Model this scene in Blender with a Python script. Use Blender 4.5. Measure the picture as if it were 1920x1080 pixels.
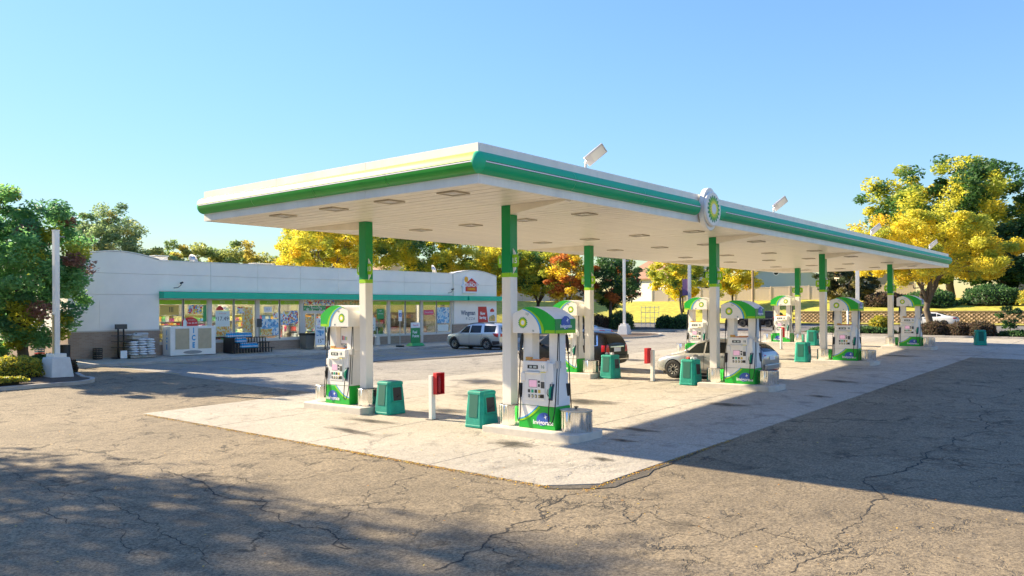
import bpy, bmesh, math, random
import numpy as np
from mathutils import Vector, Matrix
from mathutils.bvhtree import BVHTree
for o in list(bpy.data.objects): bpy.data.objects.remove(o)
SC = bpy.context.scene; COL = SC.collection
R = math.radians
# ------------------------------------------------------------------ camera
# world: x runs along the long side of the canopy, y along its short side
TH = .6825; ROLL = .0049
fw = Vector((math.cos(TH), math.sin(TH), 0)); rt = Vector((math.sin(TH), -math.cos(TH), 0)); up = Vector((0, 0, 1))
r2 = rt*math.cos(ROLL) - up*math.sin(ROLL); u2 = up*math.cos(ROLL) + rt*math.sin(ROLL)
cd = bpy.data.cameras.new('camera'); cam = bpy.data.objects.new('camera', cd); COL.objects.link(cam)
cam.matrix_world = Matrix(((r2.x, u2.x, -fw.x, -16.258), (r2.y, u2.y, -fw.y, -13.292), (r2.z, u2.z, -fw.z, 3.1), (0, 0, 0, 1)))
cd.sensor_width = 36; cd.lens = 28.8; cd.shift_y = .02104; cd.clip_end = 3000; cd.clip_start = .05
SC.camera = cam
# ------------------------------------------------------------------ sky, sun, exposure
SKY_S, SKY_K, SKY_TINT, SKY_G = .118, .62, (.915, .805, .72), 1.75
SUN_EL = R(27); SUN_AZ = math.atan2(-.20, 1.0)       # azimuth measured from +y towards +x
wd = bpy.data.worlds.new('World'); SC.world = wd; wd.use_nodes = True
nt = wd.node_tree; bg = nt.nodes['Background']
sky = nt.nodes.new('ShaderNodeTexSky'); sky.sky_type = 'NISHITA'; sky.sun_disc = False
sky.sun_elevation = SUN_EL; sky.sun_rotation = SUN_AZ; sky.altitude = 200; sky.air_density = 1.0; sky.dust_density = .1; sky.ozone_density = 2.5
# even the sky out: radiance is compressed with its own luminance, same curve in every direction
lum = nt.nodes.new('ShaderNodeRGBToBW'); nt.links.new(sky.outputs[0], lum.inputs[0])
ma = nt.nodes.new('ShaderNodeMath'); ma.operation = 'MULTIPLY_ADD'; ma.inputs[1].default_value = SKY_K; ma.inputs[2].default_value = 1.0; nt.links.new(lum.outputs[0], ma.inputs[0])
dv = nt.nodes.new('ShaderNodeVectorMath'); dv.operation = 'DIVIDE'; nt.links.new(sky.outputs[0], dv.inputs[0]); nt.links.new(ma.outputs[0], dv.inputs[1])
tn = nt.nodes.new('ShaderNodeVectorMath'); tn.operation = 'MULTIPLY'; tn.inputs[1].default_value = SKY_TINT; nt.links.new(dv.outputs[0], tn.inputs[0])
gm = nt.nodes.new('ShaderNodeGamma'); gm.inputs[1].default_value = SKY_G; nt.links.new(tn.outputs[0], gm.inputs[0]); nt.links.new(gm.outputs[0], bg.inputs[0]); bg.inputs[1].default_value = SKY_S
sd = bpy.data.lights.new('sun', 'SUN'); sd.energy = 2.0; sd.angle = R(.7); sd.color = (1, .84, .60)
so = bpy.data.objects.new('sun', sd); COL.objects.link(so)
sdir = Vector((math.sin(SUN_AZ)*math.cos(SUN_EL), math.cos(SUN_AZ)*math.cos(SUN_EL), math.sin(SUN_EL)))
so.rotation_euler = sdir.to_track_quat('Z', 'Y').to_euler(); so.location = (0, 60, 40)
vs = SC.view_settings; vs.view_transform = 'Standard'; vs.look = 'None'; vs.gamma = 1; vs.use_curve_mapping = False; vs.exposure = 2.85
SC.render.engine = 'CYCLES'
try: SC.cycles.max_bounces = 6; SC.cycles.transparent_max_bounces = 8
except Exception: pass

# ------------------------------------------------------------------ materials
MT = {}
def M(name, col=(.8, .8, .8), rough=.5, metal=0., var=0., vscale=3., bump=0., bscale=40., emit=0., coat=0., streak=None):
    if name in MT: return MT[name]
    m = bpy.data.materials.new(name); m.use_nodes = True; t = m.node_tree; b = t.nodes['Principled BSDF']
    b.inputs['Base Color'].default_value = (*col, 1); b.inputs['Roughness'].default_value = rough; b.inputs['Metallic'].default_value = metal
    if coat: b.inputs['Coat Weight'].default_value = coat; b.inputs['Coat Roughness'].default_value = .06
    if emit: b.inputs['Emission Color'].default_value = (*col, 1); b.inputs['Emission Strength'].default_value = emit
    if var or bump:
        tc = t.nodes.new('ShaderNodeTexCoord')
        if streak:
            mp = t.nodes.new('ShaderNodeMapping'); mp.inputs['Scale'].default_value = streak; t.links.new(tc.outputs['Object'], mp.inputs[0]); src = mp.outputs[0]
        else: src = tc.outputs['Object']
    if var:
        n = t.nodes.new('ShaderNodeTexNoise'); n.inputs['Scale'].default_value = vscale; n.inputs['Detail'].default_value = 6; n.inputs['Roughness'].default_value = .65
        t.links.new(src, n.inputs[0])
        r = t.nodes.new('ShaderNodeValToRGB'); r.color_ramp.elements[0].position = .3; r.color_ramp.elements[1].position = .7
        r.color_ramp.elements[0].color = (*[c*(1-var) for c in col], 1); r.color_ramp.elements[1].color = (*[min(1, c*(1+var*.6)) for c in col], 1)
        t.links.new(n.outputs[0], r.inputs[0]); t.links.new(r.outputs[0], b.inputs['Base Color'])
        mr = t.nodes.new('ShaderNodeMapRange'); mr.inputs[3].default_value = max(0, rough-.08); mr.inputs[4].default_value = min(1, rough+.12)
        t.links.new(n.outputs[0], mr.inputs[0]); t.links.new(mr.outputs[0], b.inputs['Roughness'])
    if bump:
        n2 = t.nodes.new('ShaderNodeTexNoise'); n2.inputs['Scale'].default_value = bscale; n2.inputs['Detail'].default_value = 4; t.links.new(src, n2.inputs[0])
        bp = t.nodes.new('ShaderNodeBump'); bp.inputs['Strength'].default_value = bump; bp.inputs['Distance'].default_value = .02
        t.links.new(n2.outputs[0], bp.inputs['Height']); t.links.new(bp.outputs[0], b.inputs['Normal'])
    MT[name] = m; return m
def nodes(m): return m.node_tree, m.node_tree.nodes['Principled BSDF']
def N(t, kind, **kw):
    n = t.nodes.new(kind)
    for k, v in kw.items():
        if isinstance(k, str) and hasattr(n, k): setattr(n, k, v)
    return n
def paving(name, c0, c1, crack=1.0, cscale=.35, grain=1., dark=(.02, .02, .018), stain=.5, bumpd=.012):
    """worn asphalt or concrete: blotches, grain, ragged cracks, stains"""
    m = bpy.data.materials.new(name); m.use_nodes = True; t, b = nodes(m); L = t.links.new
    tc = t.nodes.new('ShaderNodeTexCoord').outputs['Object']
    def noise(s, d=6, r=.6, v=None):
        n = t.nodes.new('ShaderNodeTexNoise'); n.inputs['Scale'].default_value = s; n.inputs['Detail'].default_value = d; n.inputs['Roughness'].default_value = r; L(v or tc, n.inputs[0]); return n
    def ramp(f, a, ca, z, cz):
        r = t.nodes.new('ShaderNodeValToRGB'); e = r.color_ramp.elements; e[0].position = a; e[1].position = z
        e[0].color = (*ca, 1) if len(ca) == 3 else ca; e[1].color = (*cz, 1) if len(cz) == 3 else cz; L(f, r.inputs[0]); return r.outputs[0]
    def mix(f, a, bb, mode='MIX'):
        x = t.nodes.new('ShaderNodeMix'); x.data_type = 'RGBA'; x.blend_type = mode
        if isinstance(f, float): x.inputs[0].default_value = f
        else: L(f, x.inputs[0])
        for v, i in ((a, 6), (bb, 7)):
            if isinstance(v, tuple): x.inputs[i].default_value = (*v, 1)
            else: L(v, x.inputs[i])
        return x.outputs[2]
    base = ramp(noise(.22, 8, .65).outputs[0], .33, c0, .68, c1)
    base = mix(.9*grain, base, ramp(noise(21, 5, .85).outputs[0], .36, (.22, .21, .2), .62, (1.35, 1.32, 1.26)), 'MULTIPLY')
    base = mix(.5*grain, base, ramp(noise(5, 8, .8).outputs[0], .36, (.5, .49, .47), .62, (1.1, 1.1, 1.1)), 'MULTIPLY')
    st = ramp(noise(.9, 5, .6).outputs[0], .56, (1, 1, 1), .74, (1-stain,)*3); base = mix(1., base, st, 'MULTIPLY')
    hgt = None
    if crack > 0:
        wob = noise(1.3, 5, .7); a = t.nodes.new('ShaderNodeVectorMath'); a.operation = 'MULTIPLY_ADD'
        L(wob.outputs['Color'], a.inputs[0]); a.inputs[1].default_value = (1.5, 1.5, 0); L(tc, a.inputs[2])
        msk = ramp(noise(.13, 4, .6).outputs[0], .36, (0, 0, 0), .54, (1, 1, 1))
        tot = None
        for sc, wdt, usem in ((cscale, .014, 0), (cscale*3.6, .036, 1)):
            v = t.nodes.new('ShaderNodeTexVoronoi'); v.feature = 'DISTANCE_TO_EDGE'; v.inputs['Scale'].default_value = sc; L(a.outputs[0], v.inputs[0])
            c = ramp(v.outputs['Distance'], wdt*.25, (1, 1, 1), wdt, (0, 0, 0))
            g = ramp(noise(.5 if not usem else 1.1, 3, .6).outputs[0], .46, (0, 0, 0), .6, (1, 1, 1)); c = mix(1., c, g, 'MULTIPLY')
            if usem: c = mix(1., c, msk, 'MULTIPLY')
            tot = c if tot is None else mix(1., tot, c, 'LIGHTEN')
        k = t.nodes.new('ShaderNodeMath'); k.operation = 'MULTIPLY'; k.inputs[1].default_value = crack; L(tot, k.inputs[0])
        base = mix(k.outputs[0], base, dark); hgt = k.outputs[0]
    L(base, b.inputs['Base Color']); b.inputs['Roughness'].default_value = .88
    bn = t.nodes.new('ShaderNodeBump'); bn.inputs['Strength'].default_value = .8*grain; bn.inputs['Distance'].default_value = bumpd; L(noise(19, 5, .85).outputs[0], bn.inputs['Height'])
    b3 = t.nodes.new('ShaderNodeBump'); b3.inputs['Strength'].default_value = .6; b3.inputs['Distance'].default_value = .06; L(noise(1.7, 5, .6).outputs[0], b3.inputs['Height']); L(bn.outputs[0], b3.inputs['Normal'])
    last = b3
    if hgt:
        b2 = t.nodes.new('ShaderNodeBump'); b2.invert = True; b2.inputs['Strength'].default_value = .9; b2.inputs['Distance'].default_value = .03; L(hgt, b2.inputs['Height']); L(b3.outputs[0], b2.inputs['Normal']); last = b2
    L(last.outputs[0], b.inputs['Normal']); MT[name] = m; return m
def leafmat(name, trans=.45):
    m = bpy.data.materials.new(name); m.use_nodes = True; t, b = nodes(m); L = t.links.new
    at = t.nodes.new('ShaderNodeAttribute'); at.attribute_name = 'col'; L(at.outputs['Color'], b.inputs['Base Color']); b.inputs['Roughness'].default_value = .55
    tr = t.nodes.new('ShaderNodeBsdfTranslucent'); L(at.outputs['Color'], tr.inputs[0]); mx = t.nodes.new('ShaderNodeMixShader'); mx.inputs[0].default_value = trans
    L(b.outputs[0], mx.inputs[1]); L(tr.outputs[0], mx.inputs[2]); L(mx.outputs[0], t.nodes['Material Output'].inputs[0]); MT[name] = m; return m
def attrmat(name, rough=.6):
    m = bpy.data.materials.new(name); m.use_nodes = True; t, b = nodes(m)
    at = t.nodes.new('ShaderNodeAttribute'); at.attribute_name = 'col'; t.links.new(at.outputs['Color'], b.inputs['Base Color']); b.inputs['Roughness'].default_value = rough; MT[name] = m; return m
def glassmat(name, tint=(.75, .82, .8), lo=.10, hi=.85, rough=.01):
    m = bpy.data.materials.new(name); m.use_nodes = True; t = m.node_tree; L = t.links.new; t.nodes.remove(t.nodes['Principled BSDF'])
    tr = t.nodes.new('ShaderNodeBsdfTransparent'); tr.inputs[0].default_value = (*tint, 1); g = t.nodes.new('ShaderNodeBsdfGlossy'); g.inputs['Roughness'].default_value = rough
    lw = t.nodes.new('ShaderNodeLayerWeight'); lw.inputs[0].default_value = .35; mr = t.nodes.new('ShaderNodeMapRange'); mr.inputs[3].default_value = lo; mr.inputs[4].default_value = hi; L(lw.outputs['Fresnel'], mr.inputs[0])
    mx = t.nodes.new('ShaderNodeMixShader'); L(mr.outputs[0], mx.inputs[0]); L(tr.outputs[0], mx.inputs[1]); L(g.outputs[0], mx.inputs[2]); L(mx.outputs[0], t.nodes['Material Output'].inputs[0]); MT[name] = m; return m

white = M('white_paint', (.86, .82, .74), .38, var=.13, vscale=1.1, streak=(1, 1, .35))
whitep = M('pump_white', (.86, .83, .77), .32, var=.05, vscale=4)
stucco = M('store_stucco', (.96, .89, .78), .75, var=.06, vscale=.8, bump=.15, bscale=60)
cream = M('cream_trim', (.66, .61, .53), .6, var=.05)
soffitm = M('soffit_metal', (.86, .80, .69), .34, var=.10, vscale=1.5)
gapm = M('dark_gap', (.10, .10, .09), .9)
bpgreen = M('deep_green', (.0, .27, .075), .30, var=.06, vscale=2)
teal = M('fascia_teal', (.0, .46, .28), .30, var=.06, vscale=.9)
awng = M('awning_green', (.0, .52, .30), .45, var=.08, vscale=.9)
lime = M('lime', (.30, .60, .01), .4, var=.04)
brightg = M('bright_green', (.01, .42, .04), .33, var=.06, vscale=3)
yellow = M('logo_yellow', (.95, .80, .03), .4)
blue = M('logo_blue', (.03, .10, .42), .4)
lblue = M('stripe_blue', (.03, .35, .75), .4)
whitel = M('print_white', (.85, .85, .85), .45)
black = M('black_plastic', (.015, .015, .016), .45, var=.2)
rubber = M('rubber', (.012, .012, .012), .6)
dgrey = M('dark_grey', (.07, .07, .068), .5, var=.15)
mgrey = M('mid_grey', (.30, .30, .29), .5, var=.1)
steel = M('brushed_steel', (.86, .84, .80), .24, metal=1., var=.12, vscale=6, streak=(9, 9, .2))
alu = M('aluminium', (.55, .55, .54), .4, metal=.8, var=.05)
bintealm = M('bin_teal', (.0, .30, .215), .6, var=.22, vscale=5, bump=.08, bscale=50)
red = M('red_paint', (.60, .02, .025), .42, var=.10, vscale=4)
conc = M('island_concrete', (.60, .55, .47), .85, var=.16, vscale=3, bump=.25, bscale=45)
kerbm = M('kerb_concrete', (.46, .43, .38), .9, var=.22, vscale=2.5, bump=.35, bscale=30)
walkm = paving('sidewalk_concrete', (.46, .42, .35), (.56, .52, .43), crack=.5, cscale=.25, grain=.5, stain=.25, bumpd=.004)
asph = paving('asphalt', (.225, .18, .115), (.35, .28, .18), crack=.75, cscale=.30, dark=(.016, .015, .013))
lotm = paving('lot_asphalt', (.30, .275, .23), (.42, .385, .32), crack=.6, cscale=.22, grain=.7, stain=.45, dark=(.06, .055, .05))
padm = paving('pad_concrete', (.40, .365, .30), (.53, .485, .40), crack=.35, cscale=.16, grain=.55, stain=.5, bumpd=.004, dark=(.10, .095, .085))
roadm = paving('street_asphalt', (.16, .155, .145), (.22, .21, .195), crack=.4, cscale=.2, grain=.6)
patchm = paving('patch_asphalt', (.10, .088, .068), (.15, .13, .10), crack=.2, cscale=.3, grain=.9)
linem = M('line_paint', (.55, .40, .14), .8, var=.35, vscale=9)
mulch = M('mulch', (.11, .075, .05), .95, var=.5, vscale=14, bump=.8, bscale=25)
soil = M('soil_grass', (.09, .11, .035), .95, var=.4, vscale=.7, bump=.5, bscale=12)
bankm = M('bank_grass', (.46, .42, .045), .95, var=.45, vscale=1.6, bump=.9, bscale=9)
bark = M('bark', (.14, .11, .08), .95, var=.35, vscale=8, bump=.7, bscale=18, streak=(1, 1, .25))
glass = glassmat('shop_glass', (.86, .90, .88), .12, .80)
carglass = M('car_glass', (.012, .016, .016), .05); carglass.node_tree.nodes['Principled BSDF'].inputs['Specular IOR Level'].default_value = .35
leafm = leafmat('leaves', .55); needle = leafmat('needles', .2); prodm = attrmat('products')
brick = bpy.data.materials.new('tan_brick'); brick.use_nodes = True; MT['tan_brick'] = brick
def brickmat(m, c1, c2, mo, sc, bw, bh, rot):
    t, b = nodes(m); L = t.links.new; tc = t.nodes.new('ShaderNodeTexCoord'); mp = t.nodes.new('ShaderNodeMapping'); mp.inputs['Rotation'].default_value = rot; L(tc.outputs['Object'], mp.inputs[0])
    br = t.nodes.new('ShaderNodeTexBrick'); br.inputs['Color1'].default_value = (*c1, 1); br.inputs['Color2'].default_value = (*c2, 1); br.inputs['Mortar'].default_value = (*mo, 1)
    br.inputs['Scale'].default_value = sc; br.inputs['Mortar Size'].default_value = .008; br.inputs['Brick Width'].default_value = bw; br.inputs['Row Height'].default_value = bh; L(mp.outputs[0], br.inputs[0])
    L(br.outputs[0], b.inputs['Base Color']); b.inputs['Roughness'].default_value = .85; bu = t.nodes.new('ShaderNodeBump'); bu.invert = True; bu.inputs['Strength'].default_value = .6; bu.inputs['Distance'].default_value = .02; L(br.outputs['Fac'], bu.inputs['Height']); L(bu.outputs[0], b.inputs['Normal'])
brickmat(brick, (.42, .30, .22), (.34, .235, .17), (.38, .33, .27), 1, .24, .075, (R(90), 0, 0))

# ------------------------------------------------------------------ mesh helpers
class MB:
    def __init__(s): s.v = []; s.f = []
    def add(s, vs, fs):
        n = len(s.v); s.v += [tuple(p) for p in vs]; s.f += [tuple(i+n for i in f) for f in fs]; return s
    def box(s, x0, x1, y0, y1, z0, z1):
        return s.add([(x0, y0, z0), (x1, y0, z0), (x1, y1, z0), (x0, y1, z0), (x0, y0, z1), (x1, y0, z1), (x1, y1, z1), (x0, y1, z1)],
                     [(0, 3, 2, 1), (4, 5, 6, 7), (0, 1, 5, 4), (1, 2, 6, 5), (2, 3, 7, 6), (3, 0, 4, 7)])
    def prism(s, poly, ax, a, b):
        n = len(poly)
        def P(p, c): return (c, p[0], p[1]) if ax == 'x' else ((p[0], c, p[1]) if ax == 'y' else (p[0], p[1], c))
        s.add([P(p, a) for p in poly]+[P(p, b) for p in poly], [tuple(range(n)), tuple(range(2*n-1, n-1, -1))]+[((i+1) % n, i, n+i, n+(i+1) % n) for i in range(n)]); return s
    def loft(s, rings, cap=True, closed=True):
        n = len(rings[0]); vs = [p for r in rings for p in r]; fs = []
        for i in range(len(rings)-1):
            for j in range(n if closed else n-1):
                k = (j+1) % n; fs.append((i*n+j, i*n+k, (i+1)*n+k, (i+1)*n+j))
        if cap: fs += [tuple(range(n-1, -1, -1)), tuple(range((len(rings)-1)*n, len(rings)*n))]
        return s.add(vs, fs)
    def cyl(s, p0, p1, r0, r1=None, n=14):
        p0 = Vector(p0); p1 = Vector(p1); r1 = r0 if r1 is None else r1; d = (p1-p0).normalized(); a = d.orthogonal().normalized(); b = d.cross(a)
        return s.loft([[p+(a*math.cos(t)+b*math.sin(t))*r for t in [2*math.pi*i/n for i in range(n)]] for p, r in ((p0, r0), (p1, r1))])
    def tube(s, pts, r, n=8):
        pts = [Vector(p) for p in pts]; rings = []; a = None
        for i, p in enumerate(pts):
            d = (pts[min(i+1, len(pts)-1)]-pts[max(i-1, 0)]).normalized()
            a = d.orthogonal().normalized() if a is None else (a-d*a.dot(d)).normalized(); b = d.cross(a); rr = r[i] if isinstance(r, (list, tuple)) else r
            rings.append([p+(a*math.cos(t)+b*math.sin(t))*rr for t in [2*math.pi*k/n for k in range(n)]])
        return s.loft(rings)
    def lathe(s, prof, n=24, c=(0, 0), sx=1., sy=1.):
        return s.loft([[(c[0]+r*sx*math.cos(2*math.pi*k/n), c[1]+r*sy*math.sin(2*math.pi*k/n), z) for k in range(n)] for r, z in prof])
    def build(s, name, mat, parent=None, loc=None, rotz=None, smooth=False, bevel=0, seg=2):
        me = bpy.data.meshes.new(name); me.from_pydata(s.v, [], s.f); me.update()
        bm = bmesh.new(); bm.from_mesh(me); bmesh.ops.recalc_face_normals(bm, faces=bm.faces); bm.to_mesh(me); bm.free()
        return obj(name, me, mat, parent, loc, rotz, smooth, bevel, seg)
def obj(name, me, mat, parent=None, loc=None, rotz=None, smooth=False, bevel=0, seg=2):
    if mat: me.materials.clear(); me.materials.append(mat if not isinstance(mat, str) else MT[mat])
    if smooth:
        me.polygons.foreach_set('use_smooth', [True]*len(me.polygons))
        if smooth != 'all': me.set_sharp_from_angle(angle=R(40))
    o = bpy.data.objects.new(name, me); COL.objects.link(o)
    if parent: o.parent = parent
    if loc: o.location = loc
    if rotz is not None: o.rotation_euler = (0, 0, rotz)
    if bevel:
        m = o.modifiers.new('bevel', 'BEVEL'); m.width = bevel; m.segments = seg; m.limit_method = 'ANGLE'; m.angle_limit = R(35)
    return o
def box(name, mat, parent, x0, x1, y0, y1, z0, z1, bevel=0): return MB().box(x0, x1, y0, y1, z0, z1).build(name, mat, parent, bevel=bevel)
def tag(o, label=None, cat=None, group=None, kind=None):
    if label: o['label'] = label
    if cat: o['category'] = cat
    if group: o['group'] = group
    if kind: o['kind'] = kind
    return o
def thing(name, label, cat, loc=(0, 0, 0), rotz=0, group=None):
    o = bpy.data.objects.new(name, None); COL.objects.link(o); o.location = loc; o.rotation_euler = (0, 0, rotz); o.empty_display_size = .1
    return tag(o, label, cat, group)
KIDS = {}
def copy_tree(o, label=None, loc=None, rotz=None, parent=None):
    c = o.copy(); COL.objects.link(c)
    if parent: c.parent = parent
    if label: c['label'] = label
    if loc: c.location = loc
    if rotz is not None: c.rotation_euler = (0, 0, rotz)
    for ch in list(o.children): copy_tree(ch, parent=c)
    return c
TX = {}
def text(body, size, mat, parent, loc, rot=(R(90), 0, 0), name='lettering', ext=.002, sx=1., bold=0.):
    key = (body, size, ext, bold)
    if key not in TX:
        cu = bpy.data.curves.new('lettering', 'FONT'); cu.body = body; cu.size = size; cu.align_x = 'CENTER'; cu.align_y = 'CENTER'; cu.extrude = ext; cu.resolution_u = 3; cu.offset = bold
        t = bpy.data.objects.new('lettering', cu); COL.objects.link(t); dg = bpy.context.evaluated_depsgraph_get()
        me = bpy.data.meshes.new_from_object(t.evaluated_get(dg)); bpy.data.objects.remove(t); bpy.data.curves.remove(cu); TX[key] = me
    me = TX[key].copy(); o = obj(name, me, mat, parent); o.location = loc; o.rotation_euler = rot; o.scale = (sx, 1, 1); return o
def npmesh(name, V, Q, mat, parent=None, cols=None, loc=None):
    me = bpy.data.meshes.new(name); nv = len(V); nq = len(Q); k = Q.shape[1]
    me.vertices.add(nv); me.vertices.foreach_set('co', np.ascontiguousarray(V, dtype=np.float32).ravel())
    me.loops.add(nq*k); me.loops.foreach_set('vertex_index', np.ascontiguousarray(Q, dtype=np.int32).ravel())
    me.polygons.add(nq); me.polygons.foreach_set('loop_start', np.arange(0, nq*k, k, dtype=np.int32)); me.update(calc_edges=True)
    if cols is not None:
        a = me.color_attributes.new('col', 'FLOAT_COLOR', 'POINT'); a.data.foreach_set('color', np.ascontiguousarray(np.hstack([cols, np.ones((nv, 1))]), dtype=np.float32).ravel())
    me.validate(); return obj(name, me, mat, parent, loc)

# ------------------------------------------------------------------ terrain heights
def sm(a, b, x):
    t = np.clip((x-a)/(b-a), 0, 1); return t*t*(3-2*t)
ZK = .42
def zg(u, w):
    u = np.asarray(u, float); w = np.asarray(w, float)
    p = np.interp(u, [-70, 0, 36, 50, 56, 74, 78, 200], [-1.302, 0, .67, .88, .95, 1.30, 1.42, 1.6]) + .0118*np.clip(w, -30, 11)*(1-sm(45, 60, u))
    b = sm(11, 25, w)*(1-sm(32, 48, u))
    return p + b*(ZK-p)
def Z(u, w): return float(zg(u, w))
def sheet(name, mat, us, ws, off=0., zf=zg, kind='structure', smooth=True):
    U, W = np.meshgrid(us, ws); V = np.stack([U.ravel(), W.ravel(), zf(U, W).ravel()+off], 1); nu = len(us); nw = len(ws)
    i = np.arange(nu*nw).reshape(nw, nu); Q = np.stack([i[:-1, :-1].ravel(), i[:-1, 1:].ravel(), i[1:, 1:].ravel(), i[1:, :-1].ravel()], 1)
    o = npmesh(name, V, Q, mat); o.data.polygons.foreach_set('use_smooth', [True]*len(Q)); o['kind'] = kind; return o
# ================================================================== the setting
def gridpts(a, b, segs):
    out = [a]
    for stop, step in segs:
        while out[-1] < stop-1e-6: out.append(min(stop, out[-1]+step))
    return np.array(out)
gu_ = gridpts(-70, 0, [(-25, 5), (40, 1.5), (54.5, 1.5)])
gw_ = gridpts(-70, 0, [(-25, 5), (30, 1.0), (75, 3)])
sheet('parking_lot', asph, gu_, gw_)
sheet('store_lot', lotm, gridpts(2.0, 0, [(50, 1.5)]), gridpts(10.62, 0, [(27.0, 1.0)]), off=.006)
sheet('ground', soil, gridpts(-300, 0, [(-60, 30), (60, 6), (120, 6), (420, 30)]), gridpts(-300, 0, [(-60, 30), (120, 6), (420, 30)]), off=-.14)
# street beyond the lot, verge and grass bank
sheet('street', roadm, gridpts(56, 0, [(74, 1.5)]), gridpts(-120, 0, [(150, 5)]), off=.01)
def bankz(u, w):
    k = sm(19.5, 22.5, w)
    side = np.interp(w, [42, 45, 56, 70, 300], [.95, 1.1, 4.2, 4.6, 6.5])
    wallz = np.interp(u, [74, 78.5, 78.6, 92, 100, 200, 420], [1.36, 1.45, 2.62, 4.1, 4.3, 5.2, 7]); free = np.interp(u, [74, 76, 92, 100, 200, 420], [1.36, 1.45, 4.15, 4.3, 5.2, 7])
    return np.maximum(wallz*(1-k)+free*k, np.where(w > 45, side, 0)) + .05*np.sin(u*1.7+w*.6)*np.cos(w*1.1)
sheet('grass_bank', bankm, np.concatenate([[74, 75, 76, 78.5, 78.6], gridpts(79.5, 0, [(100, 1.2), (160, 10), (420, 60)])]), gridpts(-120, 0, [(-30, 8), (60, 1.5), (260, 12)]), zf=bankz)
def sidez(u, w):
    return np.interp(w, [42, 45, 56, 70, 300], [.95, 1.1, 4.2, 4.6, 6.5])*1.0 + .05*np.sin(u*1.3+w*.7)
sheet('side_bank', bankm, gridpts(36.5, 0, [(74, 2.5)]), gridpts(42, 0, [(60, 1.5), (80, 5), (260, 30)]), zf=sidez)
sheet('road_verge', M('verge_grass', (.30, .26, .05), .95, var=.35, vscale=3, bump=.8, bscale=12), np.array([73.6, 74.6, 75.6]), gridpts(-120, 0, [(150, 5)]), off=.09)
MB().box(55.7, 56, -120, 150, .6, 1.07).build('street_kerb', kerbm)['kind'] = 'structure'
# lane markings on the street
mk = MB()
for w in range(-100, 140, 9): mk.add([(64.9, w, Z(65, w)+.016), (65.05, w, Z(65, w)+.016), (65.05, w+3, Z(65, w)+.016), (64.9, w+3, Z(65, w)+.016)], [(0, 1, 2, 3)])
mk.build('lane_markings', M('lane_white', (.6, .6, .56), .8))['kind'] = 'structure'
# planting strip at the far side of the lot, kerbed
def strip_pts(side): pass
psu = [50.6, 55.7]
sheet('planting_strip', mulch, gridpts(50.8, 0, [(55.7, 1.2)]), gridpts(-60, 0, [(22, 2)]), off=.13)
kb = MB()
for w in np.arange(-60, 22, 2.):
    z = Z(50.6, w); kb.box(50.55, 50.82, w, w+1.99, z-.1, z+.15)
kb.build('strip_kerb', kerbm)['kind'] = 'structure'

# concrete forecourt: single slabs with open joints
pad = thing('concrete_pad', None, None); pad['kind'] = 'structure'
def slab(u0, u1, w0, w1, off=.02, cut=None, parent=pad, mat=padm, g=.016):
    c = [(u0+g, w0+g), (u1-g, w0+g), (u1-g, w1-g), (u0+g, w1-g)]
    if cut: c = cut
    m = MB(); n = len(c); t = [(a, b, Z(a, b)+off) for a, b in c]; d = [(a, b, Z(a, b)-.1) for a, b in c]
    m.add(t+d, [tuple(range(n)), tuple(range(2*n-1, n-1, -1))]+[((i+1) % n, i, n+i, n+(i+1) % n) for i in range(n)])
    return m.build('slab', mat, parent)
random.seed(4)
us = [-4.3, .9, 6.0, 11.1, 16.2, 21.3, 26.4, 31.0]; ws = [-5.05, -1.35, 2.75, 6.7, 10.6]
for i in range(7):
    for j in range(4):
        if i == 0 and j == 0: slab(0, 0, 0, 0, cut=[(-3.55, -5.04), (.89, -5.04), (.89, -1.36), (-4.29, -1.36), (-4.29, -4.3)])
        else: slab(us[i], us[i+1], ws[j], ws[j+1])
uu = [31.0, 36.0, 41.0, 46.0, 50.5]; ww = [-40, -34, -28, -22, -16, -10.5, -5.05, -1.35, 2.75, 6.7, 10.6]
for i in range(4):
    for j in range(10): slab(uu[i], uu[i+1], ww[j], ww[j+1])
# dark patch of newer asphalt along the pad corner, lot stripes
def patch(name, pts, mat, off):
    return MB().add([(a, b, Z(a, b)+off) for a, b in pts], [tuple(range(len(pts)))]).build(name, mat)
o = patch('asphalt_patch', [(-4.45, -4.45), (-4.36, -4.25), (-3.58, -5.09), (-2.2, -5.085), (-.4, -5.085), (.9, -5.08), (.1, -5.15), (-.7, -5.14), (-1.2, -5.24), (-1.9, -5.22), (-2.4, -5.38), (-3.1, -5.33), (-3.6, -5.38), (-3.9, -5.15), (-4.2, -4.8)], patchm, .012); o['kind'] = 'structure'
o = patch('lot_patch', [(12, 18.6), (27, 16.0), (27, 16.9), (18, 18.8), (12.2, 19.7)], patchm, .018); o['kind'] = 'structure'
st = thing('parking_stripes', None, None); st['kind'] = 'structure'
for k, u in enumerate([2.6, 5.65, 8.7, 11.75, 20.3, 23.2, 27.1]):
    a = [(u, 26.4), (u+.11, 26.4), (u-.5+.11, 20.2), (u-.5, 20.2)]
    MB().add([(x, y, Z(x, y)+.022) for x, y in a], [(0, 1, 2, 3)]).build('stripe', linem, st)
for k in range(4):
    u = 15.6+k*1.35; a = [(u, 24.8), (u+.13, 24.8), (u-1.2+.13, 22.2), (u-1.2, 22.2)]
    MB().add([(x, y, Z(x, y)+.022) for x, y in a], [(0, 1, 2, 3)]).build('stripe', linem, st)
for u0, u1, w in ((14.3, 20.4, 24.85), (14.0, 20.2, 22.15)):
    MB().add([(u0, w, Z(u0, w)+.026), (u1, w, Z(u1, w)+.026), (u1, w+.12, Z(u1, w)+.026), (u0, w+.12, Z(u0, w)+.026)], [(0, 1, 2, 3)]).build('stripe', linem, st)
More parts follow.
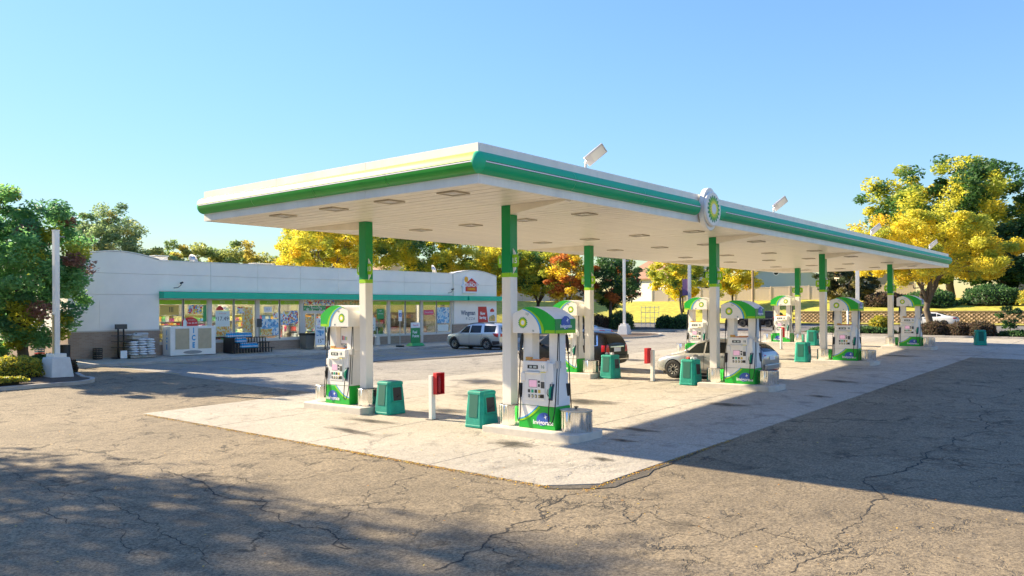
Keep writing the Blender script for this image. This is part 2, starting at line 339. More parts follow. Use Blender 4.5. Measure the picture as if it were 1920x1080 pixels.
# long cracks sealed and open, worn into the asphalt
CR = {'A': [(-4.56, -4.97), (-5.61, -5.18), (-6.57, -5.40), (-7.31, -5.55), (-8.06, -5.77), (-8.76, -5.90)], 'B': [(-9.86, 5.45), (-9.88, 3.54), (-9.93, 2.25), (-9.80, 0.87), (-9.94, -0.56), (-10.10, -1.96), (-10.40, -3.47)],
 'C': [(-7.80, 2.88), (-7.95, 1.01), (-8.32, -0.49), (-8.43, -1.76), (-8.58, -2.81), (-8.54, -3.53), (-8.84, -4.38)], 'D': [(-2.55, -9.42), (-3.44, -9.48), (-4.13, -9.47), (-5.10, -9.60), (-6.09, -9.49)], 'E': [(30, -9.2), (16.44, -9.13), (10.32, -9.06), (5.59, -9.14), (3.11, -9.04), (0.87, -9.11), (-1.15, -9.25), (-2.55, -9.42)],
 'F': [(3.10, -5.55), (2.49, -7.03), (2.45, -8.19), (2.54, -9.42), (2.15, -10.81), (2.3, -14)], 'G': [(-5.64, -6.63), (-4.63, -6.70), (-4.95, -7.52), (-5.19, -8.31), (-4.36, -8.53), (-5.12, -9.57)], 'H': [(-4.28, 10.24), (-2.32, 11.31), (-0.96, 11.67), (1.48, 12.15), (4.11, 13.08)],
 'I': [(-4.94, -0.22), (-5.76, -0.36), (-6.71, -0.27), (-7.40, 0.27), (-7.59, 1.62)], 'J': [(-4.73, -1.73), (-5.74, -1.89), (-6.47, -1.98), (-7.19, -2.81), (-7.99, -3.10)], 'K': [(-11.13, 1.75), (-10.50, 1.47), (-10.55, -0.25), (-10.51, -1.20), (-10.66, -2.42)],
 'L': [(8, -6), (8.3, -7.6), (8, -9.1), (8.4, -11)], 'M': [(13.5, -5.6), (13.2, -7.2), (13.8, -9.1), (13.4, -12)]}
crk = thing('asphalt_cracks', None, None); crk['kind'] = 'structure'; rc = random.Random(8)
crm_ = M('crack_dark', (.055, .047, .036), .95, var=.4, vscale=6)
def crackline(pts, w0, br=True):
    P_ = [Vector(p) for p in pts]
    for it in range(4):
        Q_ = [P_[0]]
        for a, b in zip(P_[:-1], P_[1:]): d = b-a; Q_ += [(a+b)/2+Vector((-d.y, d.x))*rc.gauss(0, .11), b]
        P_ = Q_
    V = []; n = len(P_)
    for i, p in enumerate(P_):
        d = (P_[min(i+1, n-1)]-P_[max(i-1, 0)]).normalized(); nn = Vector((-d.y, d.x))*w0*rc.uniform(.25, 1.2)*(.3 if i in (0, n-1) else 1)
        for s in (-1, 1): q_ = p+nn*s; V.append((q_.x, q_.y, Z(q_.x, q_.y)+.005))
    MB().add(V, [(2*i, 2*i+1, 2*i+3, 2*i+2) for i in range(n-1)]).build('crack', crm_, crk)
    if br:
        for k in range(len(pts)):
            p = rc.choice(P_); a = rc.random()*6.283; l = rc.uniform(.25, .9); crackline([(p.x, p.y), (p.x+math.cos(a)*l*.5+rc.gauss(0, .06), p.y+math.sin(a)*l*.5), (p.x+math.cos(a)*l, p.y+math.sin(a)*l+rc.gauss(0, .1))], w0*.55, False)
for k_, v_ in CR.items(): crackline(v_, .020 if k_ in 'CEA' else .009)
# alligator cracking in the right lane
for k in range(46):
    x, y = rc.uniform(-2, 12), rc.uniform(-12.5, -8); a = rc.random()*6.28; l = rc.uniform(.5, 1.4); crackline([(x, y), (x+math.cos(a)*l*.5, y+math.sin(a)*l*.5+rc.gauss(0, .15)), (x+math.cos(a)*l, y+math.sin(a)*l)], .010, False)
# oil stains on the concrete
osm = bpy.data.materials.new('oil_stain'); osm.use_nodes = True; MT['oil_stain'] = osm; t_, b_ = nodes(osm); b_.inputs['Base Color'].default_value = (.05, .045, .035, 1); b_.inputs['Roughness'].default_value = .6
tc_ = t_.nodes.new('ShaderNodeTexCoord'); ln_ = t_.nodes.new('ShaderNodeVectorMath'); ln_.operation = 'LENGTH'; t_.links.new(tc_.outputs['Object'], ln_.inputs[0]); nz_ = t_.nodes.new('ShaderNodeTexNoise'); nz_.inputs['Scale'].default_value = 2.2; nz_.inputs['Detail'].default_value = 6; t_.links.new(tc_.outputs['Object'], nz_.inputs[0])
ad_ = t_.nodes.new('ShaderNodeMath'); ad_.operation = 'MULTIPLY_ADD'; ad_.inputs[1].default_value = 1.3; t_.links.new(nz_.outputs[0], ad_.inputs[0]); t_.links.new(ln_.outputs['Value'], ad_.inputs[2]); mr_ = t_.nodes.new('ShaderNodeMapRange'); mr_.inputs[1].default_value = .85; mr_.inputs[2].default_value = 1.45; mr_.inputs[3].default_value = .72; mr_.inputs[4].default_value = 0; t_.links.new(ad_.outputs[0], mr_.inputs[0]); t_.links.new(mr_.outputs[0], b_.inputs['Alpha'])
for k, (x, y, a, b) in enumerate([(-1.5, -1.3, .55, .8), (1.93, -2.6, .3, .9), (-1.7, -3.9, .25, .4), (.4, -3.1, .25, .5), (-2.6, 3.2, .3, 1.4), (-1.2, 4.0, .35, 1.3), (15.4, 3.6, .9, 1.2), (18.5, 3.3, .8, 1.5), (4.5, 5.0, .8, 1.3), (1.4, 3.6, .7, 1.0), (11.1, -4.1, .4, .6), (5.5, 1.5, .9, 1.6), (8, 8, 1.2, 1.8), (20, 8.2, 1, 1.6), (27, 2, 1, 1.6), (7.5, -2.5, .5, .9), (16, -3.2, .6, 1.0), (30, -2, .7, 1.2)]):
    o = MB().add([(-1.2, -1.2, 0), (1.2, -1.2, 0), (1.2, 1.2, 0), (-1.2, 1.2, 0)], [(0, 1, 2, 3)]).build('oil_stain', osm, None, (x, y, Z(x, y)+.026+.0008*k)); o.scale = (a, b, 1); o.rotation_euler = (R(.68), R(-1.07), .15*math.sin(k*3)); o['kind'] = 'structure'
# sidewalk in front of the store: slabs + kerb stones
def zs(w): return .57+(w-27.2)*.065
sw = thing('sidewalk', None, None); sw['kind'] = 'structure'
u = -.2
while u < 36:
    if not (17.2 < u < 21.5) or True:
        m = MB(); a, b = u+.008, u+1.992
        m.add([(a, 27.21, zs(27.2)), (b, 27.21, zs(27.2)), (b, 29.75, zs(29.75)), (a, 29.75, zs(29.75)), (a, 27.21, .3), (b, 27.21, .3), (b, 29.75, .3), (a, 29.75, .3)],
              [(0, 1, 2, 3), (7, 6, 5, 4), (0, 4, 5, 1), (1, 5, 6, 2), (2, 6, 7, 3), (3, 7, 4, 0)]).build('slab', walkm, sw)
    u += 2
u = -.2
while u < 36:
    MB().box(u+.005, u+2.995, 27.0, 27.2, .3, .575).build('kerb_stone', kerbm, sw, bevel=.025); u += 3
# loose fallen leaves along the forecourt edge and scattered on the lot
random.seed(9); lv = []; cl = []
def leaf_at(u, w, s, c, h=.03):
    a = random.random()*6.28; z = Z(u, w)+h; dx, dy = math.cos(a)*s, math.sin(a)*s
    lv.extend([(u-dx, w-dy, z), (u+dy*.5, w-dx*.5, z+s*.4), (u+dx, w+dy, z+.004), (u-dy*.5, w+dx*.5, z+s*.3)]); cl.extend([c]*4)
LC = [(.62, .36, .03), (.5, .22, .03), (.35, .2, .06), (.7, .5, .06)]
for i in range(1500):
    w = random.uniform(-4.5, 10.3); w = w if random.random() < .75 else random.gauss(0, 3); leaf_at(-4.34+random.gauss(0, .05), w, random.uniform(.012, .035), random.choice(LC), .012)
for i in range(500): leaf_at(random.uniform(-4.2, 2), -5.1+random.gauss(0, .04), random.uniform(.012, .03), random.choice(LC), .012)
for i in range(420): leaf_at(random.uniform(-12, 3), random.uniform(-13, 12), random.uniform(.012, .032), random.choice(LC), .026)
V = np.array(lv); o = npmesh('fallen_leaves', V, np.arange(len(V)).reshape(-1, 4), attrmat('dry_leaf', .8), cols=np.array(cl)); tag(o, 'small yellow fallen leaves along the concrete edge', 'leaves', kind='stuff')

# ================================================================== canopy
CX0, CX1, CY0, CY1, FH = -3.36, 42.14, -1.915, 8.765, .85
can = thing('canopy', 'long white and green fuel station canopy on square columns', 'canopy', (0, 0, 5.7577)); can.rotation_euler = (-.0033, .0022, 0)
box('deck', white, can, CX0+.06, CX1-.06, CY0+.06, CY1-.06, .03, .70)
box('gap_backing', gapm, can, CX0+.05, CX1-.05, CY0+.05, CY1-.05, .012, .028)
pk = None; u = CX0+.055
while u < CX1-.06:
    b = min(u+.395, CX1-.055)
    if pk is None: pk = MB().box(0, .372, CY0+.055, CY1-.055, 0, .02).build('soffit_plank', soffitm, can); pk.location = (u, 0, 0)
    else:
        q = pk.copy(); COL.objects.link(q); q.parent = can; q.location = (u, 0, random.uniform(-.0015, .0015))
    u += .40
# fascia: white panels, butt-jointed
def fascia_panels(ax):
    L0, L1 = (CY0, CY1) if ax == 'x' else (CX0, CX1); n = 3 if ax == 'x' else 10; st_ = (L1-L0)/n
    for side in (0, 1):
        for i in range(n):
            a, b = L0+i*st_+.004, L0+(i+1)*st_-.004
            for z0, z1 in ((0, .155), (.16, FH)):
                if ax == 'x':
                    p = (CX0-.0, CX0+.05) if side == 0 else (CX1-.05, CX1); box('fascia_panel', white, can, p[0], p[1], a, b, z0-.015, z1-.003)
                else:
                    p = (CY0, CY0+.05) if side == 0 else (CY1-.05, CY1); a2 = a+.052*(i == 0); b2 = b-.052*(i == n-1); box('fascia_panel', white, can, a2, b2, p[0], p[1], z0-.015, z1-.003)
fascia_panels('x'); fascia_panels('y')
box('roof_edge', white, can, CX0+.06, CX1-.06, CY0+.06, CY1-.06, .70, FH-.02)
# rounded green band: upper and lower half shells per panel
BZ, BR, BO = .425, .235, .20
def halfring(t0, t1, n=7):
    return [(BO*math.cos(R(t0+(t1-t0)*i/n)), BZ+BR*math.sin(R(t0+(t1-t0)*i/n))) for i in range(n+1)]
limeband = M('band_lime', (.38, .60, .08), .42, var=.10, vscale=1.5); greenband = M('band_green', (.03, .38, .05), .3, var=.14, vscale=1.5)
tealU = M('band_teal', (.01, .47, .23), .5, var=.05, vscale=1.2); tealL = M('band_teal_shaded', (.0, .40, .18), .42, var=.05, vscale=1.2)  # upper half painted lighter than the lower, imitating skylight from above
def band(axis, side, a, b, mats):
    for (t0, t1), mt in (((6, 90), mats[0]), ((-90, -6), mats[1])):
        ring = halfring(t0, t1); rings = []
        for c in (a, b):
            if axis == 'x': rings.append([(c, (CY0-p if side == 0 else CY1+p), z) for p, z in ring])
            else: rings.append([((CX0-p if side == 0 else CX1+p), c, z) for p, z in ring])
        m = MB(); m.loft(rings, cap=False, closed=False); m.build('band_panel', mt, can, smooth='all')
    d = BO-.004
    for z0, z1, mt in ((BZ-.012, BZ+.012, whitel), (BZ-.026, BZ-.0125, gapm), (BZ+.0125, BZ+.026, gapm)):
        e = d if mt is whitel else d-.006
        if axis == 'x': y = (CY0-e, CY0) if side == 0 else (CY1, CY1+e); box('band_line', mt, can, a, b, y[0], y[1], z0, z1)
        else: x = (CX0-e, CX0) if side == 0 else (CX1, CX1+e); box('band_line', mt, can, x[0], x[1], a, b, z0, z1)
SG = 7.19  # emblem position
def runs(a, b, n): st_ = (b-a)/n; return [(a+i*st_+.004, a+(i+1)*st_-.004) for i in range(n)]
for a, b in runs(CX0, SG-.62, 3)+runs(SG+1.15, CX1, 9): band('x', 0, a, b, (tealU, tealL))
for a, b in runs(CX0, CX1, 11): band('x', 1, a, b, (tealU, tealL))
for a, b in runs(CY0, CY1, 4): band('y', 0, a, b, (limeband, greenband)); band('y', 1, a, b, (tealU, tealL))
for cx in (CX0, CX1):
    for cy in (CY0, CY1):     # rounded corner caps
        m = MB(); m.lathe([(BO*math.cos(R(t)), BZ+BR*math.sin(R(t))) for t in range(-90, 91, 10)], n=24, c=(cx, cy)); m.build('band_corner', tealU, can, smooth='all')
# tapering end of the band beside the emblem
m = MB(); rings = []
for k in range(9):
    f = math.cos(R(k*10.5)); rings.append([(SG+.62+.53*(1-math.sin(R(90-k*10.5)))*0+SG*0+k*.066, CY0-BO*math.cos(R(t))*1.02, BZ+BR*1.01*math.sin(R(t))) for t in range(-90, 91, 15)])
m.loft(rings, cap=False, closed=False); m.build('band_end', tealU, can, smooth='all')
# recessed soffit lights
lensm = M('light_lens', (.62, .60, .55), .25); lfr = M('light_frame', (.50, .45, .37), .5)
l0 = None
for r in range(4):
    for s in (-2.62, 2.7):
        for w in (-.5, 1.63, 3.75, 5.95):
            if l0 is None:
                l0 = MB(); F = .27
                for a in ((-F, F, -F, -F+.05), (-F, F, F-.05, F), (-F, -F+.05, -F+.05, F-.05), (F-.05, F, -F+.05, F-.05)): l0.box(a[0], a[1], a[2], a[3], -.035, -.002)
                l0 = l0.build('soffit_light', lfr, can); MB().box(-F+.05, F-.05, -F+.05, F-.05, -.018, -.002).build('lens', lensm, l0); q = l0
            else: q = copy_tree(l0, parent=can)
            q.location = (r*11.955+s, w, 0)
# columns with green heads, haunches and number flags
nums = {('R', 0): (16, 15), ('L', 0): (14, 13), ('R', 1): (12, 11), ('L', 1): (10, 9), ('R', 2): (8, 7), ('L', 2): (6, 5), ('R', 3): (4, 3), ('L', 3): (2, 1)}
for row, wc in (('R', 0.), ('L', 5.543)):
    for i in range(4):
        uc = i*11.955; zb = Z(uc, wc)+.1-5.7577; h = .14; zt = -.004-wc*0
        c = MB().box(uc-h, uc+h, wc-h, wc+h, zb, zt).build('column', white, can, bevel=.008)
        g = .003
        box('green_head', bpgreen, c, uc-h-g, uc+h+g, wc-h-g, wc+h+g, -1.72, zt-.002); box('lime_ring', lime, c, uc-h-g-.002, uc+h+g+.002, wc-h-g-.002, wc+h+g+.002, -1.83, -1.722)
        e = CY0+.07 if row == 'R' else CY1-.07; s = -1 if row == 'R' else 1
        MB().prism([(wc+s*h, -.24), (e, -.045), (e, -.003), (wc+s*h, -.003)], 'x', uc-.13, uc+.13).build('haunch', soffitm, can)
        n = nums[(row, i)]
        for sg, num in ((1, n[0]), (-1, n[1])):
            p = [(-.125, -.10), (-.09, -.16), (.09, -.16), (.125, -.10), (.125, .10), (.09, .16), (-.09, .16), (-.125, .10)]
            w0 = wc+sg*(h+.075); pl = MB().prism([(w0+a, -1.42+b) for a, b in p], 'x', uc-.012-.05, uc+.012-.05).build('number_flag', lime, c)
            text(str(num), .19, whitel, pl, (uc-.067, w0, -1.42), (R(90), 0, R(-90)), ext=.001, bold=.004)
            MB().prism([(w0-sg*.07, -1.74), (w0+sg*.02, -1.62), (w0+sg*.02, -1.22), (w0-sg*.07, -1.10)], 'x', uc-.04, uc-.02).build('flag_bracket', whitel, c)
# emblem: round white sign with a layered sunburst
def star(n, r0, r1, z, ph=0.):
    pts = []
    for i in range(n):
        for k, (rr, da) in enumerate(((r1, -.5), (r0*.90+r1*.10, -.22), (r0, 0.), (r0*.90+r1*.10, .22))): pts.append((rr*math.cos((i+da+ph)*2*math.pi/n), rr*math.sin((i+da+ph)*2*math.pi/n)))
    return pts
def sunburst(parent, r, loc, rot, thick=.004, fine=True):
    """petal rings, local plane x-z, facing local -y"""
    first = None
    for k, (a, b, mt) in enumerate(((1, .72, bpgreen), (.83, .58, lime), (.64, .45, yellow), (.40, .28, whitel))):
        p = star(18, r*a, r*b, 0, .5*(k % 2)); m = MB(); m.prism([(x, z) for x, z in p], 'y', -thick*(k+1), 0)
        o = m.build('petal_ring', mt, parent); o.location = loc; o.rotation_euler = rot
sg = thing('emblem_sign', 'round white sign with green and yellow sunburst on the canopy edge', 'sign', (SG, CY0-.0, 6.16)); sg.rotation_euler = (0, 0, 0)
m = MB(); m.prism([(.50*math.sin(t)*1.0, .66*math.cos(t)) for t in [k*math.pi/20 for k in range(40)]], 'y', -.22, -.052); m.build('back_oval', white, sg, bevel=.02)
MB().cyl((0, -.32, 0), (0, -.221, 0), .53, .53, 40).build('disc', white, sg, smooth=True, bevel=.03)
sunburst(sg, .42, (0, -.322, 0), (0, 0, 0), .004)
# floodlights on the roof edge
fl0 = None
for k, (u, lab) in enumerate(((2.1, 'grey floodlight on the canopy roof nearest the front corner'), (15.3, 'grey floodlight on the canopy roof past the round emblem'), (28.5, 'third grey floodlight along the canopy roof from the front'), (41.4, 'small grey floodlight at the far end of the canopy roof'))):
    loc = (u, -.95, 6.58-u*.0022)
    if fl0 is None:
        f = fl0 = thing('floodlight', lab, 'floodlight', loc, 0, 'canopy roof floodlights')
        MB().cyl((0, 0, -.03), (0, 0, .46), .03).build('pole', alu, f, smooth=True); MB().cyl((0, 0, .44), (0, -.05, .52), .045).build('swivel', alu, f, smooth=True)
        hd = MB().box(-.15, .15, -.03, .60, -.03, .03).build('lamp_head', alu, f, bevel=.01); hd.location = (.05, -.02, .50); ly = Vector((.50, -.62, .66)).normalized(); lz = -Vector((-.62, -.42, -.62)); lz = (lz-ly*lz.dot(ly)).normalized(); lx = ly.cross(lz); hd.rotation_euler = Matrix((lx, ly, lz)).transposed().to_euler()
        MB().box(-.12, .12, .16, .56, -.036, -.0305).build('lens', M('flood_lens', (.62, .60, .52), .2), hd)
        fins = MB()
        for a in range(7): fins.box(-.14+a*.045, -.13+a*.045, 0, .40, .031, .06)
        fins.build('cooling_fins', alu, hd)
    else: copy_tree(fl0, lab, loc)

# ================================================================== store
S = thing('store_building', 'low white convenience store with green awning and shop windows', 'store', (0, 0, 0))
WF = 29.62; ZB = .60
shell = MB(); shell.box(1.5, 6.06, WF-.02, WF+.25, 2.08, 5.80).box(1.5, 6.06, WF-.02, WF+.25, ZB-.2, 2.08).box(1.5, 1.72, WF+.25, 44, ZB-.2, 5.80).box(34.08, 34.3, WF+.25, 44, ZB-.2, 5.75).box(1.5, 34.3, 44, 44.25, ZB-.2, 5.75)
shell.box(29.22, 34.3, WF-.02, WF+.25, ZB-.2, 5.75).box(6.06, 29.22, WF+.02, WF+.25, 3.78, 5.80); shell.build('wall', stucco, S)
box('roof', mgrey, S, 1.72, 34.08, WF+.25, 44, 5.15, 5.3)
MB().box(1.36, 6.07, WF-.22, WF-.02, ZB-.2, 2.06).box(1.36, 1.5, WF-.02, 40, ZB-.2, 2.06).build('brick_base', brick, S); box('brick_cap', cream, S, 1.33, 6.09, WF-.25, WF-.02, 2.062, 2.12)
MB().box(29.24, 34.32, WF-.14, WF-.02, ZB-.2, 1.98).build('brick_base', brick, S); box('brick_cap', cream, S, 29.22, 34.34, WF-.17, WF-.02, 1.982, 2.03)
# arched end blocks
def arch(u0, u1, ze, zp, z0): n = 16; return [(u0, z0), (u1, z0)]+[(u1-(u1-u0)*i/n, ze[1]+(ze[0]-ze[1])*i/n+(zp-max(ze))*math.sin(math.pi*i/n)) for i in range(n+1)]
def arch_block(u0, u1, ze, zp, rows):
    zz = rows
    for a, b in zip(zz[:-1], zz[1:]): box('wall_panel', stucco, S, u0+.006, u1-.006, WF-.20, WF-.021, a+.006, b-.006)
    MB().prism(arch(u0+.006, u1-.006, ze, zp, zz[-1]+.006), 'y', WF-.20, WF+.30).build('arched_parapet', stucco, S)
    MB().prism([(a, b) for a, b in arch(u0-.02, u1+.02, (ze[0]+.02, ze[1]+.02), zp+.02, zz[-1]+.5)][2:]+[(a, b+.05) for a, b in arch(u0-.02, u1+.02, (ze[0]+.02, ze[1]+.02), zp+.02, zz[-1]+.5)][:1:-1], 'y', WF-.23, WF+.33).build('coping', white, S)
arch_block(1.36, 6.07, (5.78, 5.86), 6.24, [2.125, 3.98, 5.08]); arch_block(29.3, 34.32, (5.85, 5.74), 6.18, [2.035, 3.79, 5.02])
box('framed_panel', stucco, S, 2.9, 4.62, WF-.215, WF-.201, 2.24, 3.66)
side = MB().box(1.36, 1.5, WF-.02, 44.2, 2.08, 5.84); side.build('side_wall', stucco, S)
vj = [6.09, 9.19, 12.27, 15.35, 18.34, 21.32, 24.27, 26.91, 29.29]
for a, b in zip(vj[:-1], vj[1:]):
    box('parapet_panel', stucco, S, a+.008, b-.008, WF-.08, WF+.019, 4.19, 5.085); box('parapet_panel', stucco, S, a+.008, b-.008, WF-.08, WF+.019, 5.10, 5.83)
box('coping', white, S, 6.08, 29.29, WF-.11, WF+.3, 5.833, 5.885)
aw = runs(6.07, 30.3, 12)+runs(30.5, 34.8, 2)
for a, b in aw: MB().prism([(WF-.70, 3.80), (WF-.082, 3.80), (WF-.082, 4.17), (WF-.70, 4.15)], 'x', a-.002, b+.002).build('awning_panel', awng, S)
box('soffit_board', cream, S, 6.07, 34.3, WF-.66, WF+.02, 3.775, 3.795)
# interior
flm = M('shop_floor', (.40, .37, .32), .35, var=.1); inw = M('shop_wall', (.62, .56, .44), .7, var=.1); ceil = M('shop_ceiling', (.7, .69, .65), .8)
box('floor', flm, S, 1.72, 34.08, WF+.25, 40, .5, .70); box('inner_wall', inw, S, 1.72, 34.08, 38.2, 38.3, .7, 4.2); box('ceiling', ceil, S, 1.72, 34.08, WF+.26, 40, 4.2, 4.3)
for k in range(8): box('ceiling_light', M('tube_light', (1, .93, .80), .5, emit=11.0), S, 7+k*3.0, 8.4+k*3.0, 32.6, 33.3, 4.16, 4.195)
random.seed(12)
PC = [(.65, .06, .04), (.75, .55, .05), (.05, .2, .5), (.6, .6, .58), (.05, .35, .12), (.7, .3, .04), (.4, .05, .2), (.1, .1, .12), (.75, .7, .3)]
for k, (u0, u1, w0, hh) in enumerate(((6.4, 9.0, 31.0, 1.55), (9.6, 12.1, 31.2, 1.7), (12.6, 15.2, 31.0, 1.5), (21.2, 24, 31.2, 1.3), (24.6, 28.8, 31.4, 1.6), (6.5, 20, 37.4, 2.2), (20.5, 33, 37.4, 2.2))):
    sh = MB(); rows = int(hh/.42)
    for r in range(rows+1): sh.box(u0, u1, w0, w0+.5, .72+r*.42, .75+r*.42)
    sh.box(u0, u1, w0+.5, w0+.54, .7, .75+hh); q = sh.build('shelf_unit', mgrey, S)
    V = []; C = []; Q = []
    for r in range(rows):
        u = u0+.05
        while u < u1-.25:
            wd_ = random.uniform(.12, .3); h_ = random.uniform(.2, .36); c = random.choice(PC); n = len(V); z0 = .752+r*.42
            V += [(u, w0+.02, z0), (u+wd_, w0+.02, z0), (u+wd_, w0+.40, z0), (u, w0+.40, z0), (u, w0+.02, z0+h_), (u+wd_, w0+.02, z0+h_), (u+wd_, w0+.40, z0+h_), (u, w0+.40, z0+h_)]; C += [c]*8
            Q += [(n+a, n+b, n+d, n+e) for a, b, d, e in ((4, 5, 6, 7), (0, 1, 5, 4), (1, 2, 6, 5), (3, 0, 4, 7))]; u += wd_+.015
    o = npmesh('products', np.array(V), np.array(Q), prodm, q, np.array(C)); o['kind'] = 'stuff'
# windows
frm = M('window_frame', (.66, .63, .57), .45, var=.04); frd = M('frame_dark', (.10, .10, .095), .4)
def poster(par, u0, u1, z0, z1, mat, txt=(), w=WF-.004, name='poster'):
    p = box(name, mat, par, u0, u1, w-.006, w, z0, z1)
    for (b, s, mt, du, dz) in txt: text(b, s, mt, par, ((u0+u1)/2+du, w-.009, (z0+z1)/2+dz), name='poster_lettering', ext=.001)
    return p
def printmat(name, cols, sc=3., dist=1.):
    m = bpy.data.materials.new(name); m.use_nodes = True; t, b = nodes(m); L = t.links.new; tc = t.nodes.new('ShaderNodeTexCoord'); n = t.nodes.new('ShaderNodeTexVoronoi'); n.inputs['Scale'].default_value = sc; L(tc.outputs['Object'], n.inputs[0])
    r = t.nodes.new('ShaderNodeValToRGB'); r.color_ramp.interpolation = 'CONSTANT'; e = r.color_ramp.elements
    while len(e) < len(cols): e.new(.5)
    for i, c in enumerate(cols): e[i].position = i/len(cols); e[i].color = (*c, 1)
    sp = t.nodes.new('ShaderNodeSeparateColor'); L(n.outputs['Color'], sp.inputs[0]); L(sp.outputs[0], r.inputs[0]); L(r.outputs[0], b.inputs['Base Color']); b.inputs['Roughness'].default_value = .35; MT[name] = m; return m
pr_mix = printmat('print_mixed', [(.8, .8, .78), (.65, .05, .05), (.1, .3, .6), (.8, .6, .1), (.8, .8, .8)], 11); pr_warm = printmat('print_warm', [(.8, .5, .1), (.7, .65, .5), (.75, .3, .05), (.8, .7, .3)], 13); pr_blue = printmat('print_blue', [(.15, .45, .7), (.5, .7, .8), (.1, .3, .55), (.75, .8, .8)], 8); pr_green = printmat('print_green', [(.03, .3, .1), (.1, .45, .15), (.02, .2, .08), (.5, .6, .5)], 10); pr_food = printmat('print_food', [(.6, .3, .08), (.75, .5, .15), (.35, .4, .15), (.7, .6, .3)], 9)
bays = [(6.11, 7.53, ''), (7.59, 9.02, 'LIQUOR'), (9.27, 10.68, 'BEER'), (10.74, 12.15, 'WINE'), (12.41, 13.82, 'ATM'), (13.88, 15.33, 'CIGARETTES'), (20.95, 22.70, 'LOTTERY'), (22.95, 24.40, 'HOT FOODS'), (24.46, 25.92, 'COFFEE'), (26.17, 27.58, 'COLD DRINKS'), (27.64, 29.10, '')]
WIN = []
for a, b, tx in bays:
    f = MB(); t_ = .035
    for r_ in ((a, b, 1.36, 1.45), (a, b, 3.72, 3.776), (a, a+t_, 1.45, 3.72), (b-t_, b, 1.45, 3.72)): f.box(r_[0], r_[1], WF+.0, WF+.07, r_[2], r_[3])
    fo = f.build('window', frm, S); WIN.append(fo)
    box('pane', glass, fo, a+t_, b-t_, WF+.028, WF+.036, 1.45, 3.72)
    box('header_film', lime, fo, a+t_+.002, b-t_-.002, WF+.018, WF+.0275, 3.48, 3.718)
    if tx: text(tx, .17, M('print_lime', (.62, .74, .35), .5), fo, ((a+b)/2, WF+.014, 3.60), ext=.001, sx=.95 if len(tx) < 9 else .8, bold=.002)
for a, b in ((9.02, 9.27), (12.15, 12.41), (15.33, 15.57), (20.62, 20.95), (22.70, 22.95), (25.92, 26.17), (29.10, 29.22)): box('pier', cream, S, a, b, WF-.05, WF+.24, ZB, 3.774)
for a, b in ((7.53, 7.59), (10.68, 10.74), (13.82, 13.88), (24.40, 24.46), (27.58, 27.64)): box('mullion', frd, S, a, b, WF-.01, WF+.09, 1.36, 3.774)
for a, b in ((6.09, 9.02), (9.27, 12.15), (12.41, 15.33), (20.95, 22.70), (22.95, 25.92), (26.17, 29.10)):
    box('brick_base', brick, S, a, b, WF-.02, WF+.24, ZB-.2, 1.27); box('sill', frm, S, a, b, WF-.07, WF+.24, 1.272, 1.357)
# posters in the windows
W1, W2, W3, W4, W5, W6, W7, W8, W9, W10, W11 = WIN
red_p = M('print_red', (.62, .03, .03), .4); blk_p = M('print_black', (.03, .03, .035), .4); dk_p = M('print_text', (.05, .06, .07), .5); grn_p = M('print_leaf', (.03, .30, .09), .45); pink_p = M('print_pink', (.70, .06, .18), .4); pal_p = M('print_pale', (.72, .78, .74), .4)
poster(W1, 6.2, 7.3, 2.9, 3.44, M('print_ochre', (.62, .45, .10), .4), [('lll', .42, blk_p, .1, 0)])
poster(W2, 7.85, 8.7, 2.95, 3.44, pr_mix, []); poster(W2, 8.75, 8.95, 2.5, 3.44, grn_p, [])
poster(W3, 9.52, 10.42, 1.62, 3.10, pal_p, [('17.49', .34, dk_p, .02, .28), ('$', .15, dk_p, -.40, .32), ('18 PACK CANS', .07, red_p, 0, .58)]); MB().prism([(9.55, 3.14), (10.05, 3.14), (10.0, 3.26), (9.82, 3.42), (9.72, 3.36), (9.6, 3.24)], 'y', WF-.01, WF-.002).build('poster', red_p, W3); text('LIGHT', .17, whitel, W3, (10.27, WF-.012, 3.22), name='poster_lettering'); poster(W3, 9.55, 10.40, 1.64, 2.2, pr_warm, w=WF-.011)
poster(W4, 11.25, 11.95, 1.7, 3.3, pr_warm, []); poster(W4, 10.95, 11.35, 2.95, 3.35, pr_mix, w=WF-.012)
poster(W5, 12.5, 13.76, 1.6, 2.6, pr_blue, [('17.49', .2, whitel, .4, -.25)]); poster(W5, 12.5, 13.3, 1.62, 2.0, pr_warm, w=WF-.012); poster(W5, 12.75, 13.3, 3.0, 3.35, whitel, [('11.1', .16, dk_p, 0, 0)]); poster(W5, 13.4, 13.75, 2.65, 3.0, pr_mix)
poster(W6, 14.1, 14.6, 2.2, 3.05, pr_mix, w=WF-.006); poster(W6, 14.62, 15.2, 2.25, 3.1, pr_mix); poster(W6, 13.92, 14.08, 2.2, 2.9, pr_blue)
poster(W7, 21.75, 22.4, 2.5, 3.2, grn_p, [('GET', .12, whitel, 0, .2), ('REWARDS', .10, whitel, 0, 0)]); poster(W7, 20.99, 21.6, 1.7, 2.6, pal_p, [('ALM', .16, dk_p, 0, -.1), ('CAFE', .16, dk_p, 0, -.3)])
poster(W10, 26.3, 27.3, 2.75, 3.1, pink_p, [('Money Order', .155, whitel, 0, 0)]); poster(W11, 27.7, 29.0, 2.1, 3.3, pr_blue, w=WF+.02); poster(W11, 27.75, 28.9, 1.5, 2.0, pal_p, w=WF+.02)
